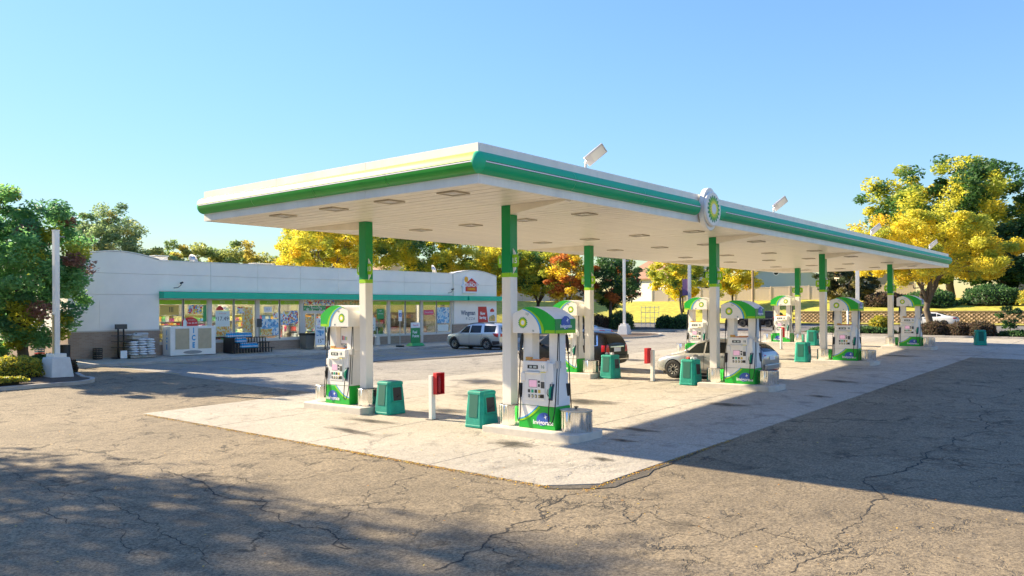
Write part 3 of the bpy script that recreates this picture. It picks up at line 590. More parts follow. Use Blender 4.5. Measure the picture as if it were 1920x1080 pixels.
# entrance
dr = MB(); 
for r_ in ((15.58, 20.6, 2.92, 3.08), (15.58, 15.75, ZB, 2.92), (16.52, 16.62, .76, 2.92), (17.5, 17.62, .76, 2.92), (18.5, 18.62, .76, 2.92), (20.45, 20.6, ZB, 2.92)): dr.box(r_[0], r_[1], WF+.0, WF+.09, r_[2], r_[3])
dr = dr.build('entrance', frm, S); box('threshold', frm, S, 15.58, 20.6, WF+.0, WF+.1, .60, .76)
for a, b in ((15.75, 16.52), (16.62, 17.5), (17.62, 18.5), (18.62, 20.45)): box('pane', glass, dr, a, b, WF+.04, WF+.048, .76, 2.92)
box('transom_board', pr_green, S, 15.6, 18.05, WF-.03, WF+.02, 3.09, 3.42); box('transom_board', pr_food, S, 18.07, 20.58, WF-.03, WF+.02, 3.09, 3.42); box('transom_board', pr_mix, S, 15.6, 18.05, WF-.03, WF+.02, 3.44, 3.77); box('transom_board', pr_food, S, 18.07, 20.58, WF-.03, WF+.02, 3.44, 3.77)
text('OPEN 24 HRS', .14, whitel, S, (16.6, WF-.035, 3.26)); box('transom_plate', red_p, S, 17.35, 17.95, WF-.036, WF-.031, 3.15, 3.38)
poster(dr, 17.66, 18.48, .85, 1.95, blk_p, [], w=WF+.03)
for k in range(3): MB().prism([(17.87+k*.14, 1.75), (17.97+k*.14, 1.75), (17.95+k*.14, 1.1+.08*abs(k-1)), (17.91+k*.14, 1.25)], 'y', WF+.018, WF+.0235).build('poster_mark', M('mint', (.45, .75, .62), .5), dr)
poster(dr, 16.66, 17.1, 2.2, 2.6, whitel, [('&', .2, blue, 0, 0)], w=WF+.03); poster(dr, 15.8, 16.45, 1.9, 2.7, pr_warm, w=WF+.035); poster(dr, 17.7, 18.3, 2.05, 2.75, pr_blue, w=WF+.03); poster(dr, 18.7, 19.6, 1.0, 2.3, pr_mix, w=WF+.035)
box('door_handle', alu, dr, 17.44, 17.47, WF-.06, WF-.0, 1.6, 2.0)
# wall signs
ck = thing('chicken_sign', 'red house shaped restaurant sign on the store wall', 'sign', (31.05, WF-.20, 4.98)); ck.scale = (1.1, 1, 1.1)
MB().prism([(-.78, -.55), (.72, -.55), (.72, .05), (.98, .1), (.2, .62), (-.1, .58), (-.45, .66), (-.72, .45), (-.72, .1), (-.92, -.05), (-.78, -.12)], 'y', -.16, -.001).build('backing', whitel, ck, bevel=.01)
MB().prism([(-.56, -.42), (.62, -.42), (.62, 0), (.84, .06), (.08, .52), (-.56, .12)], 'y', -.175, -.162).build('house_shape', red, ck); MB().cyl((-.48, -.17, .42), (-.48, -.161, .42), .2, .2, 20).build('sun_disc', M('sign_orange', (.85, .42, .03), .4), ck)
box('name_strip', M('sign_deep_orange', (.75, .16, .02), .4), ck, -.42, .5, -.185, -.176, -.36, -.14); text('KRISPY', .15, whitel, ck, (.06, -.178, .22)); text('KRUNCHY', .34, whitel, ck, (.03, -.18, .02), bold=.012, ext=.004, sx=.92); text('CHICKEN', .15, yellow, ck, (.04, -.19, -.25))
wg = thing('pizza_sign', 'dark blue pizza restaurant lettering on the store wall', 'sign', (30.9, WF-.202, 2.7))
text('Wingman', .50, M('ink_blue', (.05, .09, .16), .5), wg, (0, -.004, .15), bold=.012, sx=.85); text('P I Z Z A', .30, M('ink_grey', (.12, .13, .14), .5), wg, (.25, -.004, -.30), sx=.9)
ns = thing('serving_banner', 'red and white now serving banner on the store wall', 'banner', (33.0, WF-.202, 2.72))
box('sheet', whitel, ns, -.95, 1.2, -.008, -.001, -.62, .62); MB().prism([(-.95, -.62), (.25, -.62), (.05, .62), (-.95, .62)], 'y', -.012, -.0085).build('red_panel', red_p, ns); text('Now', .34, whitel, ns, (-.42, -.015, .08), bold=.014, sx=.85); text('Serving', .32, whitel, ns, (-.4, -.015, -.25), bold=.014, sx=.85)
MB().prism([(.35, -.55), (1.1, -.55), (1.12, -.2), (.95, -.02), (.7, -.08), (.45, -.15), (.33, -.35)], 'y', -.012, -.0085).build('food_print', pr_food, ns); MB().prism([(.5, .2), (1.0, .2), (1.0, .35), (.75, .5), (.5, .35)], 'y', -.012, -.0085).build('small_mark', red_p, ns)
for k, (u, z) in enumerate(((7.2, 4.6), (29.0, 4.6))):
    c = thing('security_camera', ('dark security camera on a curved arm above the liquor window', 'dark security camera on a curved arm beside the chicken sign')[k], 'camera', (u, WF-.08, z), 0, 'wall cameras')
    MB().tube([(-.25, -.02, -.22), (-.05, -.1, -.2), (.1, -.14, -.08), (.14, -.15, .05)], .018).build('arm', black, c, smooth=True); MB().cyl((.14, -.26, .08), (.14, -.05, .05), .05).build('head', black, c, smooth=True)
# roof clutter
for k, (u, w, kind, lab) in enumerate(((6.9, 31, 'box', 'small white vent box on the left of the store roof'), (10.0, 33, 'dish', 'white satellite dish on the store roof'), (14.2, 32, 'box', 'flat white roof unit on the store'), (28.6, 31, 'dish', 'round white dish by the right arched parapet'))):
    t = thing('roof_vent' if kind == 'box' else 'satellite_dish', lab, 'vent' if kind == 'box' else 'dish', (u, w, 5.3))
    if kind == 'box': MB().box(-.35 if k == 0 else -.7, .35 if k == 0 else .7, -.3, .3, 0, .85 if k == 0 else .75).build('housing', white, t, bevel=.02); box('cap', alu, t, -.4 if k == 0 else -.75, .4 if k == 0 else .75, -.35, .35, .86 if k == 0 else .76, .92 if k == 0 else .82)
    else:
        MB().cyl((0, 0, 0), (0, 0, .75), .03).build('mast', alu, t); d = MB(); d.lathe([(.02, .0), (.22, .04), (.38, .12)], 20); d = d.build('dish', white, t, smooth='all'); d.location = (0, -.02, .85); d.rotation_euler = (R(70), 0, R(20)); sl = d.modifiers.new('s', 'SOLIDIFY'); sl.thickness = .02
# ================================================================== fuel pumps
def swoosh(fx, x0, x1, zb):    # polygon under a curve
    n = 12; return [(x1, zb), (x0, zb)]+[(x0+(x1-x0)*i/n, fx((i)/n)) for i in range(n+1)]
def make_pump(rowkind):
    """local: x to the viewer's right on the front (-y) face, green end at +x"""
    p = thing('fuel_pump', '', 'fuel pump')
    def ring(hx, hy, z): return [(-hx, -hy, z), (hx, -hy, z), (hx, hy, z), (-hx, hy, z)]
    base = MB().loft([ring(.56, .32, 0), ring(.56, .32, .56)]).build('base_cabinet', brightg, p, bevel=.012)
    MB().loft([ring(.56, .32, .563), ring(.555, .318, .75), ring(.52, .305, 1.05), ring(.485, .285, 1.38), ring(.47, .275, 1.62)]).build('body', whitep, p, bevel=.02)
    MB().box(-.42, .32, -.34, .34, 1.40, 1.66).build('brow', whitep, p, bevel=.03)
    for s in (-1, 1): MB().box(*sorted((s*.26, s*.55)), -.15, .15, 1.60, 2.36).build('leg', whitep, p, bevel=.015)
    # topper with an arched roof
    def zt(x): return 2.99-.30*((x+.10)/.74)**2
    xs = [-.66+1.30*i/14 for i in range(15)]
    MB().prism([(-.66, 2.34), (.64, 2.34)]+[(x, zt(x)) for x in xs[::-1]], 'y', -.42, .42).build('topper', whitep, p, bevel=.012)
    top = [o for o in p.children if o.name.startswith('topper')][0]
    MB().box(.641, .655, -.42, .42, 2.34, zt(.64)).build('end_panel', bpgreen, top)
    box('end_stripe', lime, top, .6555, .659, -.42, .42, 2.34, 2.42)
    # curve of the colour field on the topper: starts at the roof left, falls to the lower edge right
    def cx(t): a = R(90*t); return (-.52+.76*math.sin(a), 2.34+.64*math.cos(a)*.98)
    for s in (-1, 1):
        y0, y1 = (-.426, -.4205) if s < 0 else (.4205, .426)
        cur = [cx(i/14) for i in range(15)]; cur = [(x, min(z, zt(x)-.004)) for x, z in cur]
        roof = [(x, zt(x)-.003) for x in [.64-1.16*i/16 for i in range(17)] if x > cur[0][0]]
        MB().prism(cur[::-1]+[]+roof[::-1]+[(.64, 2.34)] if False else [(.64, 2.342)]+roof+cur, 'y', y0, y1).build('green_field', brightg if True else bpgreen, top)
        off = 1 if s > 0 else -1
        st_ = [(x, z) for x, z in cur]; MB().prism(st_+[(x-.035-.02*k/14, z-.02*(1-k/14)) for k, (x, z) in enumerate(st_)][::-1], 'y', *sorted((s*.4205, s*.4295))).build('blue_stripe', lblue, top)
        MB().prism(st_+[(x+.05+.035*k/14, z) for k, (x, z) in enumerate(st_)][::-1], 'y', *sorted((s*.4265, s*.430))).build('lime_stripe', lime, top)
        MB().prism([(.33, 2.343), (.64, 2.343), (.64, 2.42), (.36, 2.42)], 'y', *sorted((s*.4265, s*.4285))).build('lime_edge', lime, top)
        sunburst(top, .145, (-.34, s*.421, 2.60), (0, 0, 0 if s < 0 else math.pi), .0015)
        text('bp', .10, M('print_light_green', (.35, .45, .38), .5), top, (-.20, s*.4225, 2.82), (R(90), 0, 0 if s < 0 else math.pi))
    for z0 in ():
        pass
    def badge(par, loc, rz, w_, h_, ts):   # blue oval with star and word
        e = MB().prism([(w_*math.cos(a), h_*math.sin(a)) for a in [k*math.pi/14 for k in range(28)]], 'y', -.003, 0).build('badge', blue, par); e.location = loc; e.rotation_euler = (0, R(-18) if rz == 0 else 0, rz)
        n = Vector((0, -1, 0)); n.rotate(Matrix.Rotation(rz, 3, 'Z')); l2 = Vector(loc)+n*.006
        t = text('Invigorate', ts, whitel, par, (l2.x, l2.y, l2.z-h_*.55), (R(90), 0, rz), ext=.001, bold=.003)
        stp = []
        for k in range(8): a = k*math.pi/4+.3; rr = h_*.5 if k % 2 == 0 else h_*.13; stp.append((rr*math.cos(a)*.8, rr*math.sin(a)))
        s_ = MB().prism(stp, 'y', -.002, 0).build('badge_star', whitel, par); rx = Vector((w_*.35, -.0045, h_*.35)); rx.rotate(Matrix.Rotation(rz, 3, 'Z')); s_.location = Vector(loc)+rx; s_.rotation_euler = (0, 0, rz)
    badge(top, (.6595, 0, 2.60), R(90), .19, .16, .12)
    for s in (-1, 1):
        rz = 0 if s < 0 else math.pi; mir = 1 if s < 0 else 1
        # white field with lime and blue edges sweeping over the green base
        c = [(-.56+.62*(i/12), .20+.36*(i/12)**1.7) for i in range(13)]
        MB().prism(c+[(-.56, .56)], 'y', *sorted((s*.3205, s*.326))).build('white_field', whitep, base); MB().prism(c+[(x+.02+.03*k/12, z-.035) for k, (x, z) in enumerate(c)][::-1], 'y', *sorted((s*.3205, s*.3275))).build('lime_stripe', lime, base); MB().prism(c+[(x-.01, z+.03) for x, z in c][::-1], 'y', *sorted((s*.3265, s*.3285))).build('blue_stripe', lblue, base)
        if s < 0: badge(base, (.20, -.3235, .25), 0, .21, .155, .155)
        else: badge(base, (.20, .3235, .25), math.pi, .21, .155, .155)
        sx = 1 if s < 0 else -1
        def X(a, b): return sorted((a*1., b*1.))
        def fb(name, mat, x0, x1, z0, z1, d0, d1, bev=0):   # panel on face s; x mirrored for the back so both read alike
            x0, x1 = (x0, x1) if s < 0 else (-x1, -x0); y = sorted((s*d0, s*d1)); return MB().box(x0, x1, y[0], y[1], z0, z1).build(name, mat, p, bevel=bev)
        fb('control_panel', whitep, -.36, .26, .70, 1.40, .25, .333, .015)
        fb('price_display', black, -.26, .06, 1.47, 1.56, .30, .346, .004); fb('digits', M('lcd', (.55, .60, .55), .3), -.20, -.12, 1.49, 1.54, .33, .3475); fb('digits', M('lcd', (.55, .60, .55), .3), -.08, .02, 1.49, 1.54, .33, .3475)
        fb('notice_strip', M('notice_orange', (.75, .28, .10), .5), -.16, .24, 1.64, 1.70, .20, .29); fb('food_cutout', pr_food, -.36, -.18, 1.64, 1.75, .22, .29)
        fb('canopy_lip', whitep, -.30, .12, 1.36, 1.40, .25, .40, .012)
        fb('grade_notice', M('notice_pale', (.72, .72, .66), .5), .14, .25, 1.18, 1.38, .30, .3365); fb('notice_cap', yellow, .13, .26, 1.38, 1.395, .30, .338)
        fb('screen', M('screen_pink', (.60, .34, .44), .35, emit=.08), -.22, .02, 1.02, 1.19, .30, .338, .004); fb('screen_bezel', mgrey, -.235, .035, 1.005, 1.205, .30, .3355, .004)
        fb('keypad', dgrey, .14, .25, 1.0, 1.16, .30, .340, .006); fb('card_reader', black, .06, .11, 1.03, 1.10, .30, .338); fb('card_slot', black, .05, .115, 1.13, 1.18, .30, .337); fb('receipt_slot', black, .13, .235, .76, .85, .30, .338)
        for k, mt in enumerate((dgrey, M('button_green', (.02, .42, .22), .4), M('button_black', (.05, .05, .05), .4), M('button_gold', (.75, .52, .08), .4))):
            x = -.26+k*.105; b_ = fb('grade_button', mt, x, x+.075, .88, .96, .30, .3385, .006); fb('selector', black if k else dgrey, x+.005, x+.07, .755, .84, .30, .345, .015); fb('selector_face', M('button_cream', (.7, .62, .35), .5) if k else mgrey, x+.018, x+.057, .77, .825, .30, .3475)
        # nozzle boot and nozzle on the right, spare on the left
        xr = .43*sx
        q = MB().prism([(-.065, .72), (.055, .72), (.09, 1.12), (-.02, 1.12)], 'y', *sorted((s*.28, s*.336))).build('nozzle_boot', M('boot_blue', (.02, .06, .10), .5), p, bevel=.008); q.location.x = xr; q.scale.x = sx
        nz = MB().tube([(0, s*.36, .78), (.0, s*.37, .90), (.015*sx, s*.365, 1.0), (.045*sx, s*.34, 1.07)], [.022, .035, .034, .016], 10); nz = nz.build('nozzle', M('nozzle_green', (.0, .28, .16), .45), p, smooth=True); nz.location.x = xr
        MB().tube([(xr-.035*sx, s*.37, .82), (xr-.06*sx, s*.39, .90), (xr-.04*sx, s*.38, .99)], .009, 6).build('trigger_guard', black, nz if False else p, smooth=True)
        MB().tube([(xr+.03*sx, s*.345, 1.03), (xr+.06*sx, s*.35, 1.12), (xr+.055*sx, s*.34, 1.17)], .012, 8).build('spout', alu, p, smooth=True)
        xh = .575*sx; pts = [(xh, s*.20, 2.34), (xh+.01*sx, s*.24, 1.9), (xh+.01*sx, s*.28, 1.3), (xh, s*.34, .6), (xh-.02*sx, s*.40, .28), (xh-.08*sx, s*.42, .17), (xh-.14*sx, s*.42, .22), (xr-.01*sx, s*.40, .45), (xr, s*.37, .78)]
        def spl(pts, n=5):
            P_ = [Vector(a) for a in pts]; out = []
            for i in range(len(P_)-1):
                a, b, c_, d = P_[max(i-1, 0)], P_[i], P_[i+1], P_[min(i+2, len(P_)-1)]
                for k in range(n):
                    t = k/n; out.append(.5*((2*b)+(c_-a)*t+(2*a-5*b+4*c_-d)*t*t+(3*b-a-3*c_+d)*t**3))
            return out+[P_[-1]]
        MB().tube(spl(pts), .013, 7).build('hose', rubber, p, smooth='all')
        MB().tube([(xh+.02*sx, s*.19, 2.34), (xh+.04*sx, s*.21, 1.6), (xh+.03*sx, s*.25, 1.0), (xh+.02*sx, s*.25, .62)], .009, 6).build('hose_retractor', rubber, p, smooth='all')
        MB().box(*sorted((xh-.02*sx, xh+.09*sx)), *sorted((s*.20, s*.30)), 1.50, 1.68).build('hose_clamp', M('clamp_grey', (.45, .45, .43), .4), p, bevel=.008)
        xl = -.50*sx
        q = MB().box(-.05, .05, *sorted((s*.20, s*.318)), .72, 1.10).build('spare_boot', black, p, bevel=.01); q.location.x = xl
        pts = [(xl-.06*sx, s*.16, 2.34), (xl-.06*sx, s*.25, 1.7), (xl-.05*sx, s*.33, .9), (xl-.05*sx, s*.38, .35), (xl-.02*sx, s*.39, .18), (xl+.02*sx, s*.38, .24), (xl+.02*sx, s*.35, .55), (xl, s*.33, .80)]
        MB().tube(spl(pts), .013, 7).build('hose', rubber, p, smooth='all'); MB().tube([(xl-.06*sx, s*.17, 2.3), (xl-.06*sx, s*.20, 2.1), (xl-.06*sx, s*.22, 1.9)], [.03, .045, .025], 8).build('breakaway', black, p, smooth=True)
        MB().tube([(xl, s*.34, .80), (xl, s*.36, .95), (xl+.02*sx, s*.34, 1.06)], [.02, .034, .018], 8).build('nozzle', black, p, smooth=True)
        q = MB().box(-.07, .07, *sorted((s*.30, s*.36)), 1.17, 1.36).build('wiper_holder', whitep, p, bevel=.01); q.location.x = -.40*sx
    return p
proto = make_pump('R')
nm = {('R', 0): 16, ('L', 0): 14, ('R', 1): 12, ('L', 1): 10, ('R', 2): 8, ('L', 2): 6, ('R', 3): 4, ('L', 3): 2}
where = {16: 'right at the front of the forecourt', 14: 'left at the front of the forecourt', 12: 'beside the silver hatchback', 10: 'beside the black minivan', 8: 'third from the front in the right row', 6: 'half hidden behind the silver hatchback', 4: 'at the far right end of the canopy', 2: 'at the far left end of the canopy'}
def make_island():
    P8 = [(-.67, -1.42+.16), (-.51, -1.42), (.51, -1.42), (.67, -1.42+.16), (.67, 1.42), (-.67, 1.42)]
    m = MB().prism(P8, 'z', -.12, .19); return m
isl0 = None; drum0 = None; pumps = {}
def make_drum(lid=False):
    d = thing('steel_drum', '', 'drum'); MB().loft([[(.86*q_*math.cos(a), 1.05*q_*math.sin(a), z) for a, q_ in [(2*math.pi*k/96, r_*(1+.022*math.cos(13*2*math.pi*k/96))) for k in range(96)]] for r_, z in ((.33, 0), (.335, .01), (.335, .49), (.325, .50))]).build('shell', steel, d, smooth=True); MB().lathe([(.31, .492), (.30, .505)] if not lid else [(.345, .502), (.345, .53), (.2, .545), (.02, .55)], 32, sx=.86, sy=1.05).build('lid' if lid else 'fill', alu if lid else gapm, d, smooth=True)
    if lid: MB().lathe([(.02, .55), (.02, .58), (.05, .59), (.05, .61), (.01, .62)], 12).build('knob', black, d, smooth=True)
    return d
for (row, i), num in nm.items():
    uc = i*11.955; wc = 0 if row == 'R' else 5.543; wi = (-2.472+.372)/2 if row == 'R' else (5.04+7.884)/2; rz = R(-90) if row == 'R' else R(90); zi = Z(uc, wi); lab = where[num]
    iz = MB(); o = make_island().build('pump_island', conc, None, (uc, wi, zi), 0 if row == 'R' else math.pi, bevel=.02)
    tag(o, 'raised concrete island under pump %d, %s' % (num, lab), 'island', 'pump islands')
    # pump
    pw = wi-.05 if row == 'R' else wi+.05; pl = (uc, pw, zi+.19)
    p = proto if (row, i) == ('R', 0) else copy_tree(proto); p.location = pl; p.rotation_euler = (0, 0, rz); tag(p, 'white and green fuel pump %d %s' % (num, lab), None, 'fuel pumps under the canopy'); pumps[num] = p
    for s, nn in ((-1, num if row == 'R' else num-1), (1, num-1 if row == 'R' else num)):
        t = text(str(nn), .115, M('print_number', (.03, .14, .12), .5), p, (.20 if s < 0 else -.20, s*.3415, 1.52), (R(90), 0, 0 if s < 0 else math.pi), name='pump_number'); text(str(nn), .07, M('print_number'), p, (-.02, s*.4225, 2.40), (R(90), 0, 0 if s < 0 else math.pi), name='pump_number')
    # drums at both ends
    for e, side in ((-1, 'right'), (1, 'left')):
        near_end = (row == 'R' and e == -1) or (row == 'L' and e == 1)
        d = make_drum(lid=(num == 16 and e == -1)); d.location = (uc, wi+e*(.98 if not near_end else 1.0), zi+.195)
        if num == 16 and e == -1: d.scale = (1.15, 1.15, .95)
        tag(d, ('lidded ' if num == 16 and e == -1 else '')+'steel drum, %s end of the pump island %s' % (side, lab), None, 'steel drums on the pump islands')
# poster hung in the opening of pump 14, tall notice strip on two columns
pp = pumps[14]; box('poster_frame', mgrey, pp, -.20, .20, -.01, .01, 1.78, 2.32); box('poster_sheet', whitel, pp, -.18, .18, .0105, .014, 1.82, 2.30)
for k, c in enumerate(((.8, .6, .05), (.8, .7, .1), (.1, .5, .15), (.1, .3, .6), (.65, .05, .05), (.5, .05, .1), (.05, .05, .08))): box('can_print', M('can%d' % k, c, .5), pp, -.15+k*.043, -.12+k*.043, .0145, .016, 1.92, 2.02+.006*k)
# ------------------------------------------------------------------ bins
def make_bin():
    b = thing('service_bin', '', 'bin')
    def rg(hx, hy, z, c=.07): return [(-hx+c, -hy, z), (hx-c, -hy, z), (hx, -hy+c, z), (hx, hy-c, z), (hx-c, hy, z), (-hx+c, hy, z), (-hx, hy-c, z), (-hx, -hy+c, z)]
    MB().loft([rg(.37, .34, 0), rg(.375, .345, .06), rg(.365, .335, .08), rg(.355, .325, .30), rg(.30, .29, .93), rg(.30, .29, .95)]).build('shell', bintealm, b, bevel=.015)
    MB().loft([rg(.315, .305, .90), rg(.31, .30, .97), rg(.27, .26, 1.0)]).build('top_rim', bintealm, b, bevel=.012)
    box('opening', black, b, -.17, .17, -.14, .14, 1.001, 1.004)
    for s in (-1, 1):
        q = MB().box(-.17, .17, -.012, .012, -.2, .2).build('squeegee_recess', black, b, bevel=.01); q.location = (0, s*.317, .62); q.rotation_euler = (s*R(5.2), 0, 0)
        q = MB()
        for r_ in ((-.21, .21, .2, .24), (-.21, .21, -.24, -.2), (-.21, -.17, -.2, .2), (.17, .21, -.2, .2)): q.box(r_[0], r_[1], -.02, .02, r_[2], r_[3])
        q = q.build('recess_frame', bintealm, b, bevel=.008); q.location = (0, s*.317, .62); q.rotation_euler = (s*R(5.2), 0, 0)
        MB().tube([(-.05, s*.30, .48), (.03, s*.42, .62)], .012, 6).build('squeegee_handle', black, b, smooth=True)
        q = MB().box(-.006, .006, -.15, .15, -.32, .32).build('panel_groove', M('bin_groove', (.0, .11, .08), .7), b); q.location = (s*.331, 0, .60); q.rotation_euler = (0, s*R(-5.2), 0)
    return b
b0 = make_bin()
bl = [((.10, 4.62), R(0), 'teal plastic service bin beside pump 14 next to the red box'), ((-.02, .95), R(0), 'teal plastic service bin left of pump 16'), ((12.1, 4.62), R(0), 'teal bin heaped with litter behind the black minivan'), ((11.85, .92), R(0), 'teal bin heaped with litter in front of the silver hatchback'),
      ((23.9, .98), R(0), 'teal service bin left of the third pump in the right row'), ((35.9, 4.62), R(0), 'teal service bin beside the far left pump'), ((41.9, -3.7), R(20), 'lone teal service bin out on the concrete at the right'), ((23.9, 4.62), R(0), 'teal service bin behind the silver hatchback by pump 6')]
litter = [M('litter_white', (.75, .73, .68), .6), M('litter_red', (.5, .08, .06), .6)]
for k, ((u, w), rz, lab) in enumerate(bl):
    b = b0 if k == 0 else copy_tree(b0); b.location = (u, w, Z(u, w)+.02); b.rotation_euler = (0, 0, rz); tag(b, lab, None, 'teal service bins'); b.scale = (.98, .95, .95)
    if k in (2, 3):
        random.seed(k)
        for j in range(9):
            x, y = random.uniform(-.2, .2), random.uniform(-.2, .2); q = MB().lathe([(.015, -.05), (.05, -.03), (.06, .03), (.02, .06)], 7); q = q.build('litter', litter[j % 4 == 0], b); q.location = (x, y, 1.04); q.rotation_euler = (random.random()*3, random.random()*3, 0)
# ------------------------------------------------------------------ extinguisher boxes on posts
def ext_post(u, w, rz, lab):
    t = thing('extinguisher_post', lab, 'extinguisher', (u, w, Z(u, w)+.02), rz, 'fire extinguisher posts')
    MB().box(-.075, .075, -.06, .06, 0, 1.22).build('post', white, t, bevel=.008); box('foot_plate', dgrey, t, -.14, .14, -.12, .12, 0, .012)
    q = MB(); x0, x1, y0, y1, z0, z1 = -.02, .30, -.20, -.062, .70, 1.30
    q.box(x0, x0+.02, y0, y1, z0, z1).box(x1-.02, x1, y0, y1, z0, z1).box(x0+.02, x1-.02, y0, y1, z0, z0+.02).box(x0+.02, x1-.02, y0, y1, z1-.02, z1).box(x0+.02, x1-.02, y1-.02, y1, z0+.02, z1-.02); q.build('cabinet', red, t, bevel=.006)
    MB().lathe([(.0, .74), (.06, .75), (.06, 1.10), (.03, 1.16), (.02, 1.2)], 12, (.14, -.12)).build('extinguisher', M('red_dark', (.35, .01, .012), .35), t, smooth=True)
    return t
ext_post(.02, 2.82, R(0), 'white post with an open red extinguisher cabinet between the front pumps'); ext_post(12.0, 2.62, R(180), 'white post with a red extinguisher cabinet by the silver hatchback'); ext_post(31.6, 5.0, R(30), 'white post with a red extinguisher cabinet beside the far left pump')
# ================================================================== things on the sidewalk
def onwalk(w): return zs(w)
ic = thing('ice_freezer', 'white ice freezer with two tan doors against the store window', 'freezer', (7.62, 29.08, onwalk(28.8)+.02))
MB().box(-1.34, 1.34, -.42, .42, 0, 1.58).build('cabinet', whitep, ic, bevel=.03)
tan = M('door_tan', (.52, .42, .27), .5, var=.12, vscale=3)
for x in (-.66, .66):
    d = MB().box(x-.40, x+.40, -.455, -.421, .34, 1.46).build('door', tan, ic, bevel=.02); MB().box(x-.43, x+.43, -.44, -.4205, .31, 1.49).build('door_frame', white, d)
    hx = x+.36 if x < 0 else x-.36; MB().tube([(hx, -.46, .82), (hx, -.50, .86), (hx, -.50, .96), (hx, -.46, 1.0)], .014, 6).build('handle', alu, d)
ib = M('ice_blue', (.02, .32, .62), .45)
for k, ch in enumerate('ICE'): text(ch, .40, ib, ic, (0, -.425, 1.33-k*.40), bold=.018, sx=.75); text(ch, .36, ib, ic, (-1.345, -.05, 1.22-k*.38), (R(90), 0, R(-90)), bold=.014, sx=.7)
MB().prism([(.55*math.cos(a)-.05, .16+.10*math.sin(a)) for a in [k*math.pi/12 for k in range(24)]], 'y', -.43, -.421).build('vent_grille', mgrey, ic)
ts = thing('topper_sign', 'round topped red price sign standing on the ice freezer', 'sign', (7.62, 29.05, onwalk(28.8)+1.603)); MB().prism([(-.45, 0), (.45, 0), (.45, .26)]+[(.45*math.cos(a), .26+.22*math.sin(a)) for a in [k*math.pi/10 for k in range(1, 10)]]+[(-.45, .26)], 'y', -.02, .02).build('board', red, ts); MB().prism([(-.40, 0), (-.2, 0), (-.2, .28), (-.26, .34), (-.28, .42), (-.32, .42), (-.34, .34), (-.40, .28)], 'y', -.03, -.021).build('bottle_print', pal_p, ts); text('5 for $6.99', .13, whitel, ts, (.12, -.025, .16)); text('MIX OR MATCH', .06, whitel, ts, (.1, -.025, .33))
# water rack
rk = thing('display_rack', 'black plastic step rack outside the beer windows', 'rack', (11.05, 28.85, onwalk(28.6)+.02))
for k, (y, z) in enumerate(((-.45, .28), (-.15, .58), (.18, .88))):
    q = MB(); 
    q.box(-1.25, 1.25+.12*(2-k), y-.17, y+.17, z-.04, z); q.build('shelf', black, rk)
    for j in range(14): box('slat', black, rk, -1.22+j*.19, -1.16+j*.19, y-.16, y-.13, .0, z-.041)
box('side_panel', black, rk, -1.29, -1.252, -.6, .36, 0, .9); box('sign_pole', black, rk, .93, .96, .16, .19, .88, 1.9); box('sign_plate', dgrey, rk, .78, 1.12, .14, .158, 1.45, 1.95)
bt = M('water_blue', (.02, .33, .62), .2, coat=.3); btw = M('water_label', (.6, .72, .8), .4)
bo0 = None
for k, (n, x0, y, z) in enumerate(((12, -1.15, .16, .88), (5, -.75, -.15, .58), (8, -.62, -.45, .28))):
    for r_ in range(2):
        for j in range(n):
            lab = ('top', 'middle', 'bottom')[k]; loc = (11.05+x0+j*.135, 28.85+y-.06+.14*r_, onwalk(28.6)+.023+z)
            if bo0 is None:
                bo0 = thing('jug', '', 'bottle'); MB().lathe([(.055, 0), (.062, .02), (.062, .16), (.05, .2), (.022, .24), (.022, .27)], 12).build('body', bt, bo0, smooth=True); MB().lathe([(.0635, .06), (.0635, .13)], 12).build('label_band', btw, bo0); MB().lathe([(.026, .262), (.026, .29), (.01, .292)], 10).build('cap', whitel, bo0); q = bo0
            else: q = copy_tree(bo0)
            q.location = loc; q['label'] = 'blue washer fluid bottle on the %s shelf of the black rack' % lab; q['group'] = 'bottles on the %s shelf' % lab
# grey litter bin, price board
tb = thing('litter_bin', 'grey square litter bin with a black bag by the entrance', 'bin', (15.45, 29.0, onwalk(28.9)+.02)); MB().loft([[(-.3, -.3, 0), (.3, -.3, 0), (.3, .3, 0), (-.3, .3, 0)], [(-.34, -.34, .95), (.34, -.34, .95), (.34, .34, .95), (-.34, .34, .95)]]).build('body', M('bin_grey', (.16, .155, .14), .6, var=.1), tb, bevel=.02); MB().loft([[(a*.36, b*.36, .86+.03*math.sin(k*1.9)) for k, (a, b) in enumerate([(-1, -1), (0, -1.02), (1, -1), (1.02, 0), (1, 1), (0, 1), (-1, 1), (-1.02, 0)])], [(a*.355, b*.355, .99) for a, b in [(-1, -1), (0, -1), (1, -1), (1, 0), (1, 1), (0, 1), (-1, 1), (-1, 0)]]]).build('bag', rubber, tb)
pb = thing('price_board', 'white standing price board in front of the entrance', 'sign', (15.95, 28.3, onwalk(28.3)+.02)); MB().box(-.42, .30, -.02, .02, .28, 1.55).build('board', whitel, pb); box('post', black, pb, .31, .36, -.03, .03, 0, 1.7); box('foot', dgrey, pb, .1, .6, -.2, .2, 0, .02); text('Modelo', .16, blk_p, pb, (-.06, -.023, 1.35)); box('print', pr_blue, pb, -.35, .22, -.026, -.021, .85, 1.2); text('15', .34, blk_p, pb, (-.12, -.023, .53)); text('99', .17, blk_p, pb, (.13, -.023, .62))
